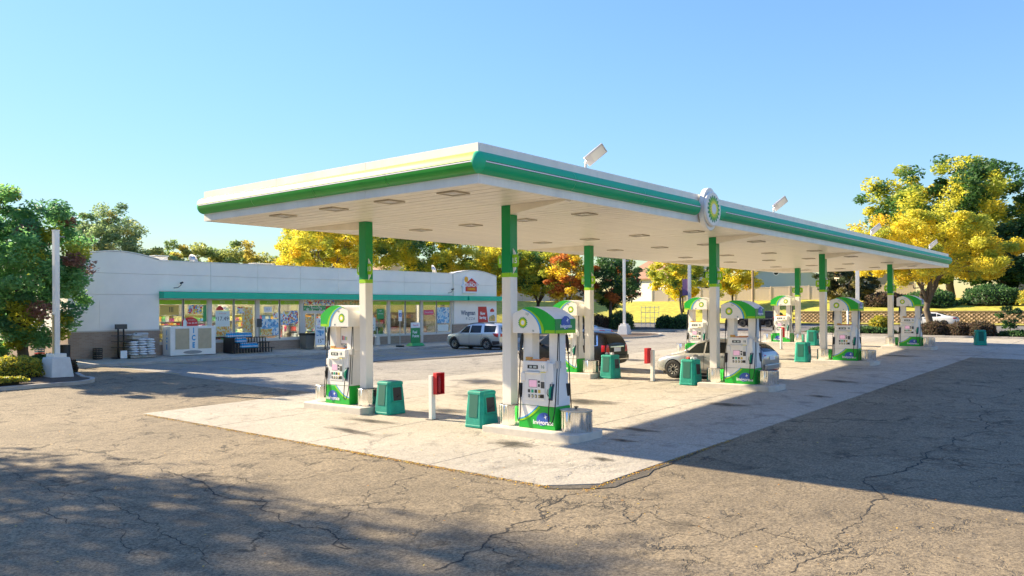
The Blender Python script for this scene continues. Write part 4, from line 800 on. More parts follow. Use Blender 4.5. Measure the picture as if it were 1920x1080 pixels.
# accessible parking sign, fuel points board, low post
hp = thing('parking_sign', 'blue and white accessible parking sign on a thin post', 'sign', (22.1, 27.7, onwalk(27.7))); MB().cyl((0, 0, 0), (0, 0, 2.3), .03).build('post', alu, hp); box('foot', black, hp, -.2, .2, -.2, .2, 0, .1); box('plate', whitel, hp, -.16, .16, -.045, -.031, 1.75, 2.5); box('symbol_field', blue, hp, -.12, .12, -.05, -.0455, 2.05, 2.3); text('&', .2, whitel, hp, (0, -.053, 2.17))
fp = thing('points_board', 'green and white rewards board standing on the kerb', 'sign', (23.6, 27.75, onwalk(27.75)+.01)); MB().loft([[(-.62, -.35, 0), (.62, -.35, 0), (.62, .35, 0), (-.62, .35, 0)], [(-.5, -.2, .2), (.5, -.2, .2), (.5, .2, .2), (-.5, .2, .2)]]).build('base', M('base_green', (.05, .42, .10), .5), fp, bevel=.03); MB().prism([(-.42, .2), (.42, .2), (.42, 1.25), (-.42, 1.25)], 'y', -.03, .03).build('panel', grn_p, fp); box('header', whitel, fp, -.42, .42, -.03, .03, 1.252, 1.62); text('Fuel', .26, whitel, fp, (-.08, -.034, .95), bold=.008); text('Points', .26, whitel, fp, (0, -.034, .68), bold=.008); text('Rewards', .15, pink_p, fp, (0, -.034, 1.43))
ap = thing('ashtray_post', 'beige ashtray post against the store wall', 'ashtray', (21.4, 29.2, onwalk(29.2)+.01)); MB().lathe([(.2, 0), (.2, .12), (.16, .5), (.17, .55), (.04, .62), (.035, 1.1), (.05, 1.15)], 16).build('body', cream, ap, smooth=True)
# pallet with bags, cartons, stand, crates
pal = thing('pallet', 'wooden pallet under the white salt bags', 'pallet', (4.75, 28.95, onwalk(28.6)+.03)); wood = M('pallet_wood', (.38, .34, .28), .85, var=.25, vscale=6)
for k in range(7): box('board', wood, pal, -.68+k*.205, -.52+k*.205, -.42, .42, .10, .125)
for y in (-.38, 0, .38): box('runner', wood, pal, -.68, .71, y-.04, y+.04, 0, .098)
random.seed(5); bagm = M('salt_bag', (.74, .75, .76), .45, var=.18, vscale=7, bump=.4, bscale=12); bag = None
for r_ in range(7):
    for k in range(3):
        if r_ == 6 and k == 0: continue
        loc = (4.75-.45+k*.45+random.uniform(-.03, .03), 28.95+random.uniform(-.02, .02), onwalk(28.6)+.16+r_*.125)
        if bag is None:
            m = MB(); m.loft([[(.22*math.cos(a)*sc, y, .06*math.sin(a)*sc+.06) for a in [i*math.pi/5 for i in range(10)]] for y, sc in ((-.42, .6), (-.36, 1), (0, 1.04), (.36, 1), (.42, .6))]); bag = m.build('salt_bag', bagm, smooth='all'); q = bag
        else: q = bag.copy(); COL.objects.link(q)
        q.location = loc; q.rotation_euler = (random.uniform(-.03, .03), random.uniform(-.06, .06), random.uniform(-.08, .08)); ly_ = ('bottom', 'second', 'third', 'fourth', 'fifth', 'sixth', 'top')[r_]; tag(q, 'plump white salt bag in the %s layer on the pallet' % ly_, 'bag', 'salt bags in the %s layer' % ly_)
for k, (x, y, a) in enumerate(((-.32, -.05, .3), (.12, .05, -.2))):
    c = thing('open_carton', ('open grey carton tilted on the left of the salt bags', 'open grey carton on top of the salt bags')[k], 'carton', (4.75+x, 28.95+y, onwalk(28.6)+(1.0 if k == 0 else 1.06)), a); cm = M('carton', (.52, .51, .48), .8, var=.1); q = MB(); q.box(-.28, .28, -.2, -.19, 0, .26).box(-.28, .28, .19, .2, 0, .26).box(-.28, -.27, -.19, .19, 0, .26).box(.27, .28, -.19, .19, 0, .26).box(-.27, .27, -.19, .19, 0, .01); q.build('box', cm, c)
    f = MB().box(-.27, .27, -.16, 0, -.004, .004).build('flap', cm, c); f.location = (0, -.2, .26); f.rotation_euler = (R(35), 0, 0); f = MB().box(-.16, 0, -.18, .18, -.004, .004).build('flap', cm, c); f.location = (-.28, 0, .26); f.rotation_euler = (0, R(-30), 0)
sdn = thing('display_stand', 'tall black display stand with empty shelves beside the salt bags', 'stand', (3.72, 28.95, onwalk(28.6)+.03))
for x in (-.12, .16): box('upright', black, sdn, x, x+.06, -.03, .03, 0, 1.62)
box('header', dgrey, sdn, -.24, .34, -.08, .05, 1.5, 1.75)
for z in (.55, .85, 1.15): box('shelf', black, sdn, -.42, .42, -.28, .06, z, z+.03)
box('carton', whitel, sdn, -.12, .22, -.32, -.29, 0, .40); box('base', black, sdn, -.35, .38, -.3, .3, 0, .04)
def crate(loc, mat, lab, n=1):
    t = thing('milk_crate', lab, 'crate', loc, .1)
    q = MB()
    for (a, b, c_, d) in ((-.16, .16, -.16, -.145), (-.16, .16, .145, .16), (-.16, -.145, -.145, .145), (.145, .16, -.145, .145)):
        q.box(a, b, c_, d, 0, .07).box(a, b, c_, d, .11, .17).box(a, b, c_, d, .21, .27)
    for a in (-1, 1):
        for b in (-1, 1): q.box(a*.152-.012, a*.152+.012, b*.152-.012, b*.152+.012, 0, .275)
    q.box(-.145, .145, -.145, .145, .0, .012); q.build('basket', mat, t); return t
for k in range(2): crate((2.62, 29.0, onwalk(28.6)+.03+k*.29), black, ('black plastic crate at the bottom of the short stack by the brick wall', 'black plastic crate on top of the short stack by the brick wall')[k])
crm = M('crate_teal', (.05, .14, .15), .5)
crn = ['lowest', 'second', 'third', 'fourth', 'fifth', 'sixth', 'top']
for k in range(7): crate((.25, 29.9, .55+k*.29), red if k == 1 else (crm if k > 1 else black), ('red plastic crate second from the ground in the tall stack' if k == 1 else 'dark plastic crate, %s from the ground in the tall stack by the tree' % crn[k]))
ww_ = thing('oil_drum', 'black plastic drum at the left corner of the store', 'drum', (.95, 28.9, .52)); MB().lathe([(.27, 0), (.3, .03), (.3, .4), (.31, .42), (.3, .44), (.3, .95), (.27, .98)], 20).build('body', black, ww_, smooth=True)
# ================================================================== vehicles
tyre_m = M('tyre', (.02, .02, .02), .75); rimm = M('rim_alloy', (.62, .62, .60), .3, metal=.9); rimd = M('rim_dark', (.12, .12, .12), .35, metal=.8); under = M('underbody', (.012, .012, .012), .8)
chrome = M('chrome', (.75, .75, .73), .12, metal=1.); lampr = M('tail_red', (.50, .01, .015), .15, coat=.8); lampc = M('head_lamp', (.65, .66, .66), .1, coat=.8); platem = M('plate', (.75, .78, .80), .5); trimb = M('trim_black', (.03, .03, .031), .6)
TPL = {
 'cross': [(0, .34, .60, .60, .66, .46), (.025, .24, .76, .70, .78, .58), (.11, .2, .88, .84, .94, .68), (.24, .2, .925, .94, 1.04, .72), (.275, .2, .93, .97, 1.11, .70), (.365, .2, .935, 1.0, 1.46, .64), (.46, .2, .935, 1.02, 1.62, .62), (.58, .2, .935, 1.03, 1.66, .62), (.76, .2, .935, 1.06, 1.63, .60), (.89, .22, .925, 1.09, 1.54, .58), (.95, .25, .91, 1.08, 1.33, .62), (.985, .30, .88, 1.0, 1.10, .68), (1, .38, .82, .90, .97, .66)],
 'suv': [(0, .38, .66, .72, .80, .5), (.02, .28, .80, .82, .92, .64), (.09, .24, .93, .95, 1.05, .76), (.22, .24, .97, 1.04, 1.13, .80), (.265, .24, .98, 1.06, 1.18, .78), (.345, .24, .98, 1.08, 1.58, .70), (.43, .24, .98, 1.09, 1.74, .69), (.55, .24, .98, 1.10, 1.79, .69), (.75, .24, .98, 1.11, 1.78, .68), (.92, .25, .97, 1.13, 1.74, .66), (.965, .27, .96, 1.13, 1.55, .68), (.99, .32, .93, 1.06, 1.18, .74), (1, .40, .87, .95, 1.04, .74)],
 'van': [(0, .34, .68, .66, .72, .5), (.02, .24, .82, .76, .86, .64), (.09, .2, .94, .90, 1.0, .74), (.19, .2, .98, 1.0, 1.10, .78), (.225, .2, .99, 1.02, 1.17, .77), (.33, .2, .99, 1.04, 1.58, .70), (.42, .2, .99, 1.05, 1.71, .69), (.55, .2, .99, 1.06, 1.75, .69), (.78, .2, .99, 1.07, 1.73, .68), (.93, .22, .98, 1.08, 1.69, .67), (.975, .25, .97, 1.09, 1.50, .70), (.995, .28, .95, 1.05, 1.16, .78), (1, .34, .90, .94, 1.02, .78)],
 'sedan': [(0, .32, .60, .56, .60, .46), (.025, .22, .76, .66, .72, .6), (.10, .18, .87, .80, .86, .70), (.24, .18, .90, .88, .95, .74), (.28, .18, .905, .90, .99, .72), (.375, .18, .91, .92, 1.28, .60), (.46, .18, .91, .93, 1.41, .57), (.56, .18, .91, .94, 1.44, .56), (.68, .18, .905, .96, 1.37, .56), (.79, .2, .90, .98, 1.14, .64), (.90, .22, .87, .97, 1.05, .68), (.975, .28, .82, .92, .99, .66), (1, .40, .74, .80, .86, .6)]}
def car(kind, name, label, cat, loc, rotz, L, H, paint, wheels=(.20, .79), wr=.35, rim=None, wins=(), dark_arch=False):
    T = TPL[kind]; sz = H/max(t[4] for t in T)
    t = thing(name, label, cat, loc, rotz)
    rings = []
    for x, zb, w, be, zt, wt in T:
        be *= sz; zt *= sz; X = L/2-x*L; w = w*(.985); mid = zb+(be-zb)*.5
        half = [(0, zb), (w*.72, zb), (w*.95, zb+.07), (w, zb+(be-zb)*.32), (w*.995, zb+(be-zb)*.68), (w*.965, be-.02), (w*.93, be+.02 if zt-be > .2 else min(be+.02, zt-.02)), (wt+(.02 if zt-be > .2 else .05), zt-.07 if zt-be > .2 else zt-.015), (wt*.8, zt-.012), (0, zt)]
        rings.append([(X, y, z) for y, z in half]+[(X, -y, z) for y, z in half[-2:0:-1]])
    m = MB(); m.loft(rings); b = m.build('body', paint, t); b.parent = None; b.location = (0, 0, 0)
    sb = b.modifiers.new('s', 'SUBSURF'); sb.levels = sb.render_levels = 2
    cut = []
    for wf in wheels:
        c = MB().cyl((L/2-wf*L, -1.3, wr-.01), (L/2-wf*L, 1.3, wr-.01), wr+.055, wr+.055, 28).build('cut', None); cut.append(c); bo = b.modifiers.new('b', 'BOOLEAN'); bo.object = c; bo.operation = 'DIFFERENCE'; bo.solver = 'EXACT'
    bpy.context.view_layer.update(); dg = bpy.context.evaluated_depsgraph_get(); ev = b.evaluated_get(dg); me = bpy.data.meshes.new_from_object(ev); pre = None
    b.modifiers.clear(); b.data = me; me.materials.clear(); me.materials.append(paint); me.polygons.foreach_set('use_smooth', [True]*len(me.polygons)); me.set_sharp_from_angle(angle=R(50))
    for c in cut: bpy.data.objects.remove(c)
    bm = bmesh.new(); bm.from_mesh(me); bv = BVHTree.FromBMesh(bm); bm.free(); b.parent = t
    def hit(o, d):
        h = bv.ray_cast(Vector(o), Vector(d)); return h[0], h[1]
    def patch(nm, mat, cor, d, off=.006, n=6, mirror=False, par=b, th=.0):
        """cor: four corners (a,b) on the plane facing ray direction d; projected onto the body"""
        for sgn in ((1, -1) if mirror else (1,)):
            V = []; ok = True
            for i in range(n+1):
                for j in range(n+1):
                    s_, q = i/n, j/n; a = (1-s_)*((1-q)*cor[0][0]+q*cor[1][0])+s_*((1-q)*cor[3][0]+q*cor[2][0]); c = (1-s_)*((1-q)*cor[0][1]+q*cor[1][1])+s_*((1-q)*cor[3][1]+q*cor[2][1])
                    if d == 'side': o_, dr_ = (a, 2*sgn, c), (0, -sgn, 0)
                    elif d == 'top': o_, dr_ = (a, c, 3), (0, 0, -1)
                    elif d == 'rear': o_, dr_ = (-L, a*sgn, c), (1, 0, 0)
                    else: o_, dr_ = (L, a*sgn, c), (-1, 0, 0)
                    h, nn = hit(o_, dr_)
                    if h is None: ok = False; break
                    V.append(h-Vector(dr_)*off)
                if not ok: break
            if not ok: continue
            m_ = MB(); m_.add(V, [(i*(n+1)+j, i*(n+1)+j+1, (i+1)*(n+1)+j+1, (i+1)*(n+1)+j) for i in range(n) for j in range(n)]); q_ = m_.build(nm, mat, par, smooth='all')
            if th: s__ = q_.modifiers.new('t', 'SOLIDIFY'); s__.thickness = th; s__.offset = 0
    def xx(f): return L/2-f*L
    for w_ in wins:
        nm, mat, d, cor = w_[:4]; mir = w_[4] if len(w_) > 4 else (d == 'side'); cc = []
        for a, c in cor:
            if d == 'side': cc.append((xx(a), c*sz))
            elif d == 'top': cc.append((xx(a), c))
            else: cc.append((a, c*sz))
        patch(nm, mat, cc, d, mirror=mir, off=w_[5] if len(w_) > 5 else .006, th=w_[6] if len(w_) > 6 else 0, n=w_[7] if len(w_) > 7 else 6)
    box('underbody', under, t, -L*.42, L*.42, -.72, .72, .17, .52)
    for wf in wheels:
        for s_ in (1, -1):
            yc = s_*.80; wh = MB(); n = 28
            pr = [(.60*wr, -.10), (.80*wr, -.115), (.96*wr, -.10), (wr, -.06), (wr, .06), (.96*wr, .10), (.80*wr, .115), (.60*wr, .10)]
            wh.loft([[(r_*math.cos(2*math.pi*k/n), y_, r_*math.sin(2*math.pi*k/n)) for k in range(n)] for r_, y_ in pr], cap=False); wh = wh.build('wheel', tyre_m, t, smooth=True); wh.location = (xx(wf), yc, wr)
            rm = MB(); yo = s_*.085
            rm.loft([[(r_*math.cos(2*math.pi*k/n), y_, r_*math.sin(2*math.pi*k/n)) for k in range(n)] for r_, y_ in ((.66*wr, s_*.10), (.66*wr, s_*.085), (.60*wr, s_*.06), (.60*wr, -s_*.06))], cap=False)
            for k in range(10):
                a = 2*math.pi*k/10; ca, sa = math.cos(a), math.sin(a); rm.loft([[(ca*r_-sa*q*wd__, y_, sa*r_+ca*q*wd__) for q, y_ in ((-1, yo-s_*.02), (1, yo-s_*.02), (1, yo), (-1, yo))] for r_, wd__ in ((.08, .016), (.62*wr, .024))])
            rm.lathe([(0.001, 0), (.06, 0), (.06, .01)], 12); rm2 = rm.build('rim', rim or rimm, wh, smooth=True); MB().cyl((0, s_*.0, 0), (0, s_*.02, 0), .60*wr, .60*wr, 24).build('brake_disc', under, wh)
            if dark_arch:
                ar = MB(); r0, r1 = wr+.05, wr+.115; ys = 1.0
                pts = [(math.cos(R(a)), math.sin(R(a))) for a in range(-12, 193, 8)]; V = []
                for c_, s2 in pts:
                    for r_ in (r0, r1):
                        X_, Z_ = xx(wf)+c_*r_, wr-.01+s2*r_; h, nn = hit((X_, 2*s_, Z_), (0, -s_, 0)); V.append((X_, (h.y if h else s_*.93)+s_*.012, Z_))
                ar.add(V, [(2*i, 2*i+1, 2*i+3, 2*i+2) for i in range(len(pts)-1)]); q_ = ar.build('arch_trim', trimb, b, smooth='all')
    for s_ in (1, -1):
        i_ = {'cross': .345, 'suv': .31, 'van': .30, 'sedan': .345}[kind]; q_ = MB().loft([[(xx(i_)+.05, s_*.93, 1.0*sz+z_), (xx(i_)-.04, s_*.93, 1.0*sz+z_), (xx(i_)-.04, s_*1.10, 1.02*sz+z_), (xx(i_)+.07, s_*1.10, 1.02*sz+z_)] for z_ in (0.03, .16)]).build('mirror', paint if not paint.name.startswith('black') else paint, b, bevel=.02)
    return t
def paintm(n, c, metal=.6, rough=.28): return M(n, c, rough, metal=metal, coat=.8)
def sidewins(fr, z, tops, bots, pillars): pass
silver = paintm('paint_silver', (.42, .42, .40)); silv2 = paintm('paint_pale_silver', (.62, .61, .57)); blackp = M('black_paint', (.008, .008, .010), .25); blackp.node_tree.nodes['Principled BSDF'].inputs['Specular IOR Level'].default_value = .28; greyp = paintm('paint_grey', (.28, .30, .33)); whitec = paintm('paint_white', (.74, .74, .72), 0, .3)
seam = M('seam', (.03, .03, .03), .7)
MZ = [('side_window', carglass, 'side', [(.315, 1.04), (.475, 1.06), (.475, 1.50), (.40, 1.42)]), ('side_window', carglass, 'side', [(.49, 1.06), (.67, 1.09), (.665, 1.49), (.49, 1.51)]), ('side_window', carglass, 'side', [(.685, 1.10), (.83, 1.14), (.80, 1.44), (.68, 1.49)]),
      ('windscreen', carglass, 'top', [(.295, -.60), (.425, -.52), (.425, .52), (.295, .60)]), ('rear_window', carglass, 'rear', [(-.60, 1.16), (.60, 1.16), (.50, 1.44), (-.50, 1.44)], False), ('tail_lamp', lampc, 'rear', [(.50, .88), (.80, .90), (.76, 1.06), (.52, 1.05)], True), ('tail_lamp', lampr, 'rear', [(.52, 1.0), (.72, 1.0), (.70, 1.06), (.54, 1.06)], True, .01),
      ('number_plate', platem, 'rear', [(-.26, .84), (.26, .84), (.26, .98), (-.26, .98)], False, .012), ('rear_bumper', silver, 'rear', [(-.80, .48), (.80, .48), (.80, .68), (-.80, .68)], False, .06, .02), ('bumper_reflector', lampr, 'rear', [(-.66, .42), (.66, .42), (.66, .46), (-.66, .46)], False, .03),
      ('head_lamp', lampc, 'side', [(.03, .68), (.13, .76), (.12, .84), (.04, .76)]), ('grille', trimb, 'front', [(-.5, .36), (.5, .36), (.45, .58), (-.45, .58)], False), ('door_seam', seam, 'side', [(.305, .36), (.308, .36), (.308, 1.0), (.305, 1.0)]), ('door_seam', seam, 'side', [(.482, .32), (.485, .32), (.485, 1.04), (.482, 1.04)]), ('door_seam', seam, 'side', [(.66, .55), (.663, .55), (.672, 1.06), (.669, 1.06)]), ('door_handle', silver, 'side', [(.44, .93), (.475, .935), (.475, .97), (.44, .965)], True, .03, .02), ('door_handle', silver, 'side', [(.62, .95), (.655, .955), (.655, .99), (.62, .985)], True, .03, .02), ('sill_trim', trimb, 'side', [(.28, .25), (.70, .25), (.70, .32), (.28, .32)])]
car('cross', 'parked_hatchback', 'silver crossover hatchback parked beside pump 12', 'car', (14.42, 1.12, Z(14.4, 1.1)+.02), R(90), 4.68, 1.64, silver, (.195, .785), .362, None, MZ)
EX = [('side_window', carglass, 'side', [(.29, 1.12), (.455, 1.13), (.455, 1.60), (.375, 1.55)]), ('side_window', carglass, 'side', [(.475, 1.13), (.665, 1.14), (.655, 1.62), (.475, 1.62)]), ('side_window', carglass, 'side', [(.72, 1.17), (.905, 1.20), (.90, 1.60), (.70, 1.62)]), ('windscreen', carglass, 'top', [(.275, -.68), (.375, -.60), (.375, .60), (.275, .68)]), ('rear_window', carglass, 'rear', [(-.66, 1.22), (.66, 1.22), (.58, 1.60), (-.58, 1.60)], False),
      ('tail_lamp', lampr, 'side', [(.91, .92), (.965, .86), (.97, 1.12), (.87, 1.12)]), ('tail_lamp', lampr, 'rear', [(.62, .9), (.86, .9), (.84, 1.12), (.62, 1.1)], True), ('lower_trim', trimb, 'side', [(.26, .28), (.72, .28), (.72, .42), (.26, .42)]), ('bumper_trim', trimb, 'side', [(.87, .34), (.985, .44), (.985, .62), (.87, .62)]), ('door_seam', seam, 'side', [(.28, .42), (.283, .42), (.283, 1.08), (.28, 1.08)]), ('door_seam', seam, 'side', [(.465, .42), (.468, .42), (.468, 1.12), (.465, 1.12)]), ('door_seam', seam, 'side', [(.665, .6), (.668, .6), (.69, 1.13), (.687, 1.13)]), ('door_handle', silv2, 'side', [(.42, .98), (.455, .98), (.455, 1.02), (.42, 1.02)], True, .03, .02), ('door_handle', silv2, 'side', [(.63, .99), (.665, .99), (.665, 1.03), (.63, 1.03)], True, .03, .02), ('crease_shade', M('crease_shade', (.40, .39, .37), .4), 'side', [(.22, .88), (.9, .92), (.9, .935), (.22, .895)]), ('roof_rail', trimb, 'top', [(.42, .60), (.85, .58), (.85, .61), (.42, .63)], False, .05, .04), ('roof_rail', trimb, 'top', [(.42, -.60), (.85, -.58), (.85, -.61), (.42, -.63)], False, .05, .04), ('head_lamp', lampc, 'side', [(.02, .80), (.10, .86), (.10, .96), (.04, .90)])]  # body crease is a darker painted strip standing in for its shade
car('suv', 'parked_suv', 'pale silver sport utility vehicle parked nose in to the store', 'car', (25.36, 23.3, Z(25.3, 23.3)), R(90), 5.0, 1.80, silv2, (.185, .765), .385, rimm, EX, True)
VN = [('side_window', carglass, 'side', [(.25, 1.08), (.42, 1.09), (.42, 1.56), (.345, 1.50)]), ('side_window', carglass, 'side', [(.44, 1.09), (.66, 1.10), (.66, 1.57), (.44, 1.57)]), ('side_window', carglass, 'side', [(.69, 1.10), (.90, 1.12), (.89, 1.54), (.69, 1.57)]), ('window_chrome', chrome, 'side', [(.44, 1.06), (.905, 1.08), (.905, 1.10), (.44, 1.08)]), ('window_chrome', chrome, 'side', [(.90, 1.09), (.915, 1.09), (.89, 1.55), (.875, 1.55)]), ('windscreen', carglass, 'top', [(.24, -.68), (.37, -.60), (.37, .60), (.24, .68)]), ('rear_window', carglass, 'rear', [(-.74, 1.14), (.74, 1.14), (.60, 1.60), (-.60, 1.60)], False), ('tail_lamp', lampr, 'rear', [(.64, .80), (.90, .80), (.88, 1.12), (.70, 1.12)], True), ('tail_lamp', lampr, 'side', [(.955, .82), (.99, .84), (.985, 1.1), (.95, 1.12)]), ('number_plate', platem, 'rear', [(-.28, .82), (.28, .82), (.28, 1.0), (-.28, 1.0)], False, .012), ('plate_garnish', chrome, 'rear', [(-.55, 1.01), (.55, 1.01), (.55, 1.06), (-.55, 1.06)], False, .01), ('rear_bumper', blackp, 'rear', [(-.86, .44), (.86, .44), (.86, .66), (-.86, .66)], False, .07, .03), ('bumper_trim', chrome, 'rear', [(-.84, .47), (.84, .47), (.84, .50), (-.84, .50)], False, .10), ('door_seam', seam, 'side', [(.43, .34), (.433, .34), (.433, 1.08), (.43, 1.08)])]
car('van', 'parked_minivan', 'black minivan parked beside pump 10 seen from behind', 'car', (14.95, 8.6, Z(14.9, 8.6)+.02), R(90), 5.1, 1.75, blackp, (.18, .775), .345, rimm, VN)
SD = [('side_window', carglass, 'side', [(.31, .97), (.46, .98), (.46, 1.31), (.395, 1.26)]), ('side_window', carglass, 'side', [(.475, .98), (.64, 1.0), (.63, 1.31), (.475, 1.32)]), ('side_window', carglass, 'side', [(.65, 1.01), (.735, 1.05), (.70, 1.20), (.645, 1.27)]), ('windscreen', carglass, 'top', [(.29, -.60), (.42, -.50), (.42, .50), (.29, .60)]), ('rear_window', carglass, 'top', [(.65, -.48), (.785, -.58), (.785, .58), (.65, .48)]), ('tail_lamp', lampr, 'rear', [(.40, .80), (.78, .80), (.76, .96), (.44, .95)], True), ('tail_lamp', lampr, 'side', [(.94, .80), (.985, .80), (.975, .94), (.93, .94)]), ('number_plate', platem, 'rear', [(-.26, .64), (.26, .64), (.26, .78), (-.26, .78)], False, .012), ('head_lamp', lampc, 'side', [(.02, .62), (.11, .68), (.10, .76), (.03, .70)]), ('door_seam', seam, 'side', [(.30, .32), (.303, .32), (.303, .92), (.30, .92)]), ('door_seam', seam, 'side', [(.467, .3), (.47, .3), (.47, .96), (.467, .96)]), ('door_handle', mgrey, 'side', [(.43, .86), (.46, .86), (.46, .89), (.43, .89)]), ('sill_trim', seam, 'side', [(.27, .24), (.73, .24), (.73, .27), (.27, .27)])]
car('sedan', 'street_sedan', 'white four door sedan on the street behind the right tree', 'car', (69.0, 4.9, Z(69, 4)+.02), R(90), 4.75, 1.45, whitec, (.185, .775), .34, rimd, SD)
car('sedan', 'parked_sedan', 'grey sedan parked beyond the black minivan', 'car', (36.6, 22.6, Z(37, 22)), R(90), 4.75, 1.47, greyp, (.185, .775), .33, rimm, SD)
car('suv', 'street_suv', 'dark sport utility vehicle passing on the street behind pump 12', 'car', (66.2, 20.5, Z(66, 20)+.02), R(90), 4.7, 1.65, blackp, (.185, .765), .36, rimd, EX)
# ================================================================== beds, lamps
def bed(name, pts, h=.14, top=.05):
    n = len(pts); c = Vector((sum(p[0] for p in pts)/n, sum(p[1] for p in pts)/n))
    t = thing(name, None, None); t['kind'] = 'structure'; ins = []
    for i, p in enumerate(pts):
        a = Vector(pts[i-1]); b = Vector(pts[(i+1) % n]); d = (b-a).normalized(); nn = Vector((-d.y, d.x)); q = Vector(p)+nn*.16
        ins.append((q.x, q.y))
    for i in range(n):
        j = (i+1) % n; z0, z1 = Z(*pts[i]), Z(*pts[j]); m = MB()
        m.add([(*pts[i], z0-.1), (*pts[j], z1-.1), (*ins[j], z1-.1), (*ins[i], z0-.1), (*pts[i], z0+h), (*pts[j], z1+h), (*ins[j], z1+h), (*ins[i], z0+h)], [(0, 3, 2, 1), (4, 5, 6, 7), (0, 1, 5, 4), (1, 2, 6, 5), (2, 3, 7, 6), (3, 0, 4, 7)])
        m.build('kerb_stone', kerbm, t)
    cz = Z(c.x, c.y); MB().add([(x, y, Z(x, y)+h-.03) for x, y in ins]+[(c.x, c.y, cz+h+top)], [(i, (i+1) % n, n) for i in range(n)]).build('bed_soil', mulch, t)
    return t
def arcp(cx, cy, r, a0, a1, n=8): return [(cx+r*math.cos(R(a0+(a1-a0)*i/n)), cy+r*math.sin(R(a0+(a1-a0)*i/n))) for i in range(n+1)]
bed('planting_bed', [(-18, 19.0), (-8, 19.3)]+arcp(-2.6, 20.6, 1.25, -85, 20, 8)+[(-.6, 24), (-.35, 27.0), (-.4, 33), (-18, 33)])
bed('lamp_bed', arcp(43.0, 22.5, 2.9, 200, 380, 14)+arcp(43.2, 27, 2.9, 20, 160, 8))
bed('tree_bed', [(50.2, 27.0)]+arcp(57, 24, 1.5, -90, 0, 4)+[(60.5, 30), (61, 44), (50, 44)])
def lamp_post(u, w, ztop, lab, base=True, wdt=.10, zb=None):
    z0 = Z(u, w)+.12 if zb is None else zb
    t = thing('lamp_post', lab, 'lamp post', (u, w, z0), R(8)); h = ztop-z0
    if base:
        def rg(a, z): return [(-a, -a, z), (a, -a, z), (a, a, z), (-a, a, z)]
        MB().loft([rg(.46, -.1), rg(.46, .02), rg(.36, .78)]).build('concrete_base', M('lamp_base_white', (.70, .69, .66), .8, var=.10, vscale=4), t, bevel=.03); MB().loft([rg(.27, .781), rg(.27, .93)]).build('base_cover', white, t, bevel=.02); z1 = .93
    else: z1 = 0
    MB().loft([[(a*wdt, b*wdt, z) for a, b in ((-1, -1), (1, -1), (1, 1), (-1, 1))] for z in (z1, h)]).build('pole', white, t, bevel=.012)
    MB().box(-wdt-.01, wdt+.01, -wdt-.01, wdt+.01, h, h+.04).build('pole_cap', white, t)
    return t
l = lamp_post(-2.26, 21.7, 6.35, 'white square lamp post on a concrete base beside the left tree'); box('bracket', mgrey, l, .11, .36, -.03, .03, 5.62, 5.66)
MB().box(-.155, -.112, -.03, .03, .93, 2.5).build('conduit', M('conduit_tan', (.55, .42, .18), .5), l)
l = lamp_post(43.26, 22.89, 7.3, 'white lamp post on a concrete base behind the black minivan'); MB().box(.1, .75, -.13, .13, 6.2, 6.32).build('lamp_head', mgrey, l, bevel=.02)
l = lamp_post(60.5, 25.6, 8.0, 'white pole with a purple banner behind pump 6', False, .14); MB().box(-.02, .02, .15, .75, 3.3, 5.0).build('banner', M('banner_purple', (.22, .12, .26), .7), l); MB().box(.1, .75, -.13, .13, 6.75, 6.87).build('lamp_head', mgrey, l, bevel=.02)
l = lamp_post(49.0, 5.7, 6.6, 'slim white lamp post behind the third right pump', False, .13); MB().box(-.75, .75, -.16, .16, 5.85, 6.0).build('lamp_head', mgrey, l, bevel=.02)
up_ = thing('utility_pole', 'tall wooden utility pole in front of the beige fence', 'pole', (80.0, 27.0, 1.9)); MB().cyl((0, 0, -.2), (0, 0, 9.5), .16, .12, 12).build('shaft', M('pole_wood', (.38, .27, .17), .9, var=.2, vscale=5), up_, smooth=True); box('cross_arm', M('pole_wood'), up_, -.05, .05, -1.2, 1.2, 8.8, 8.95)
for k, (w, ) in enumerate(((8.3,), (7.7,))):
    t = thing('steel_bollard', ('left steel bollard by the planting strip behind pump 8', 'right steel bollard by the planting strip behind pump 8')[k], 'bollard', (55.2, w, Z(55.2, w)), 0, 'steel bollards'); MB().lathe([(.09, 0), (.09, 2.0), (.06, 2.06), (.01, 2.08)], 12).build('tube', alu, t, smooth=True)
# white trellis
tr = thing('trellis', 'white wooden garden trellis between the street trees', 'trellis', (58.2, 28.9, Z(58, 28.9)+.1), R(-60))
for k in range(5): box('upright', whitel, tr, -.9+k*.45-.02, -.9+k*.45+.02, -.02, .02, 0, 2.3)
for k in range(4): box('rail', whitel, tr, -.92, .92, .021, .05, .5+k*.55, .54+k*.55)
# ================================================================== plants
def leaf_cloud(cent, rad, nleaf, size, cols, rng, flat=.5, droop=0.):
    """cent (n,3) clump centres, rad (n,) radii, cols (n,3) clump colours -> verts, quads, colours"""
    n = len(cent); idx = rng.integers(0, n, nleaf)
    d = rng.normal(size=(nleaf, 3)); d /= np.linalg.norm(d, axis=1, keepdims=True); r = rad[idx]*np.power(rng.random(nleaf), .45)
    c = cent[idx]+d*r[:, None]*np.array([1, 1, .72])
    a = rng.normal(size=(nleaf, 3)); a[:, 2] = a[:, 2]*flat-droop; a /= np.linalg.norm(a, axis=1, keepdims=True)
    b = np.cross(a, rng.normal(size=(nleaf, 3))); b /= np.linalg.norm(b, axis=1, keepdims=True)
    s = size*rng.uniform(.6, 1.35, nleaf)[:, None]
    V = np.stack([c-a*s, c+b*s*.42, c+a*s, c-b*s*.42], 1).reshape(-1, 3)
    k = cols[idx]*rng.uniform(.75, 1.25, (nleaf, 1)); k = np.repeat(k, 4, 0)
    return V, np.arange(nleaf*4).reshape(-1, 4), np.clip(k, 0, 1)
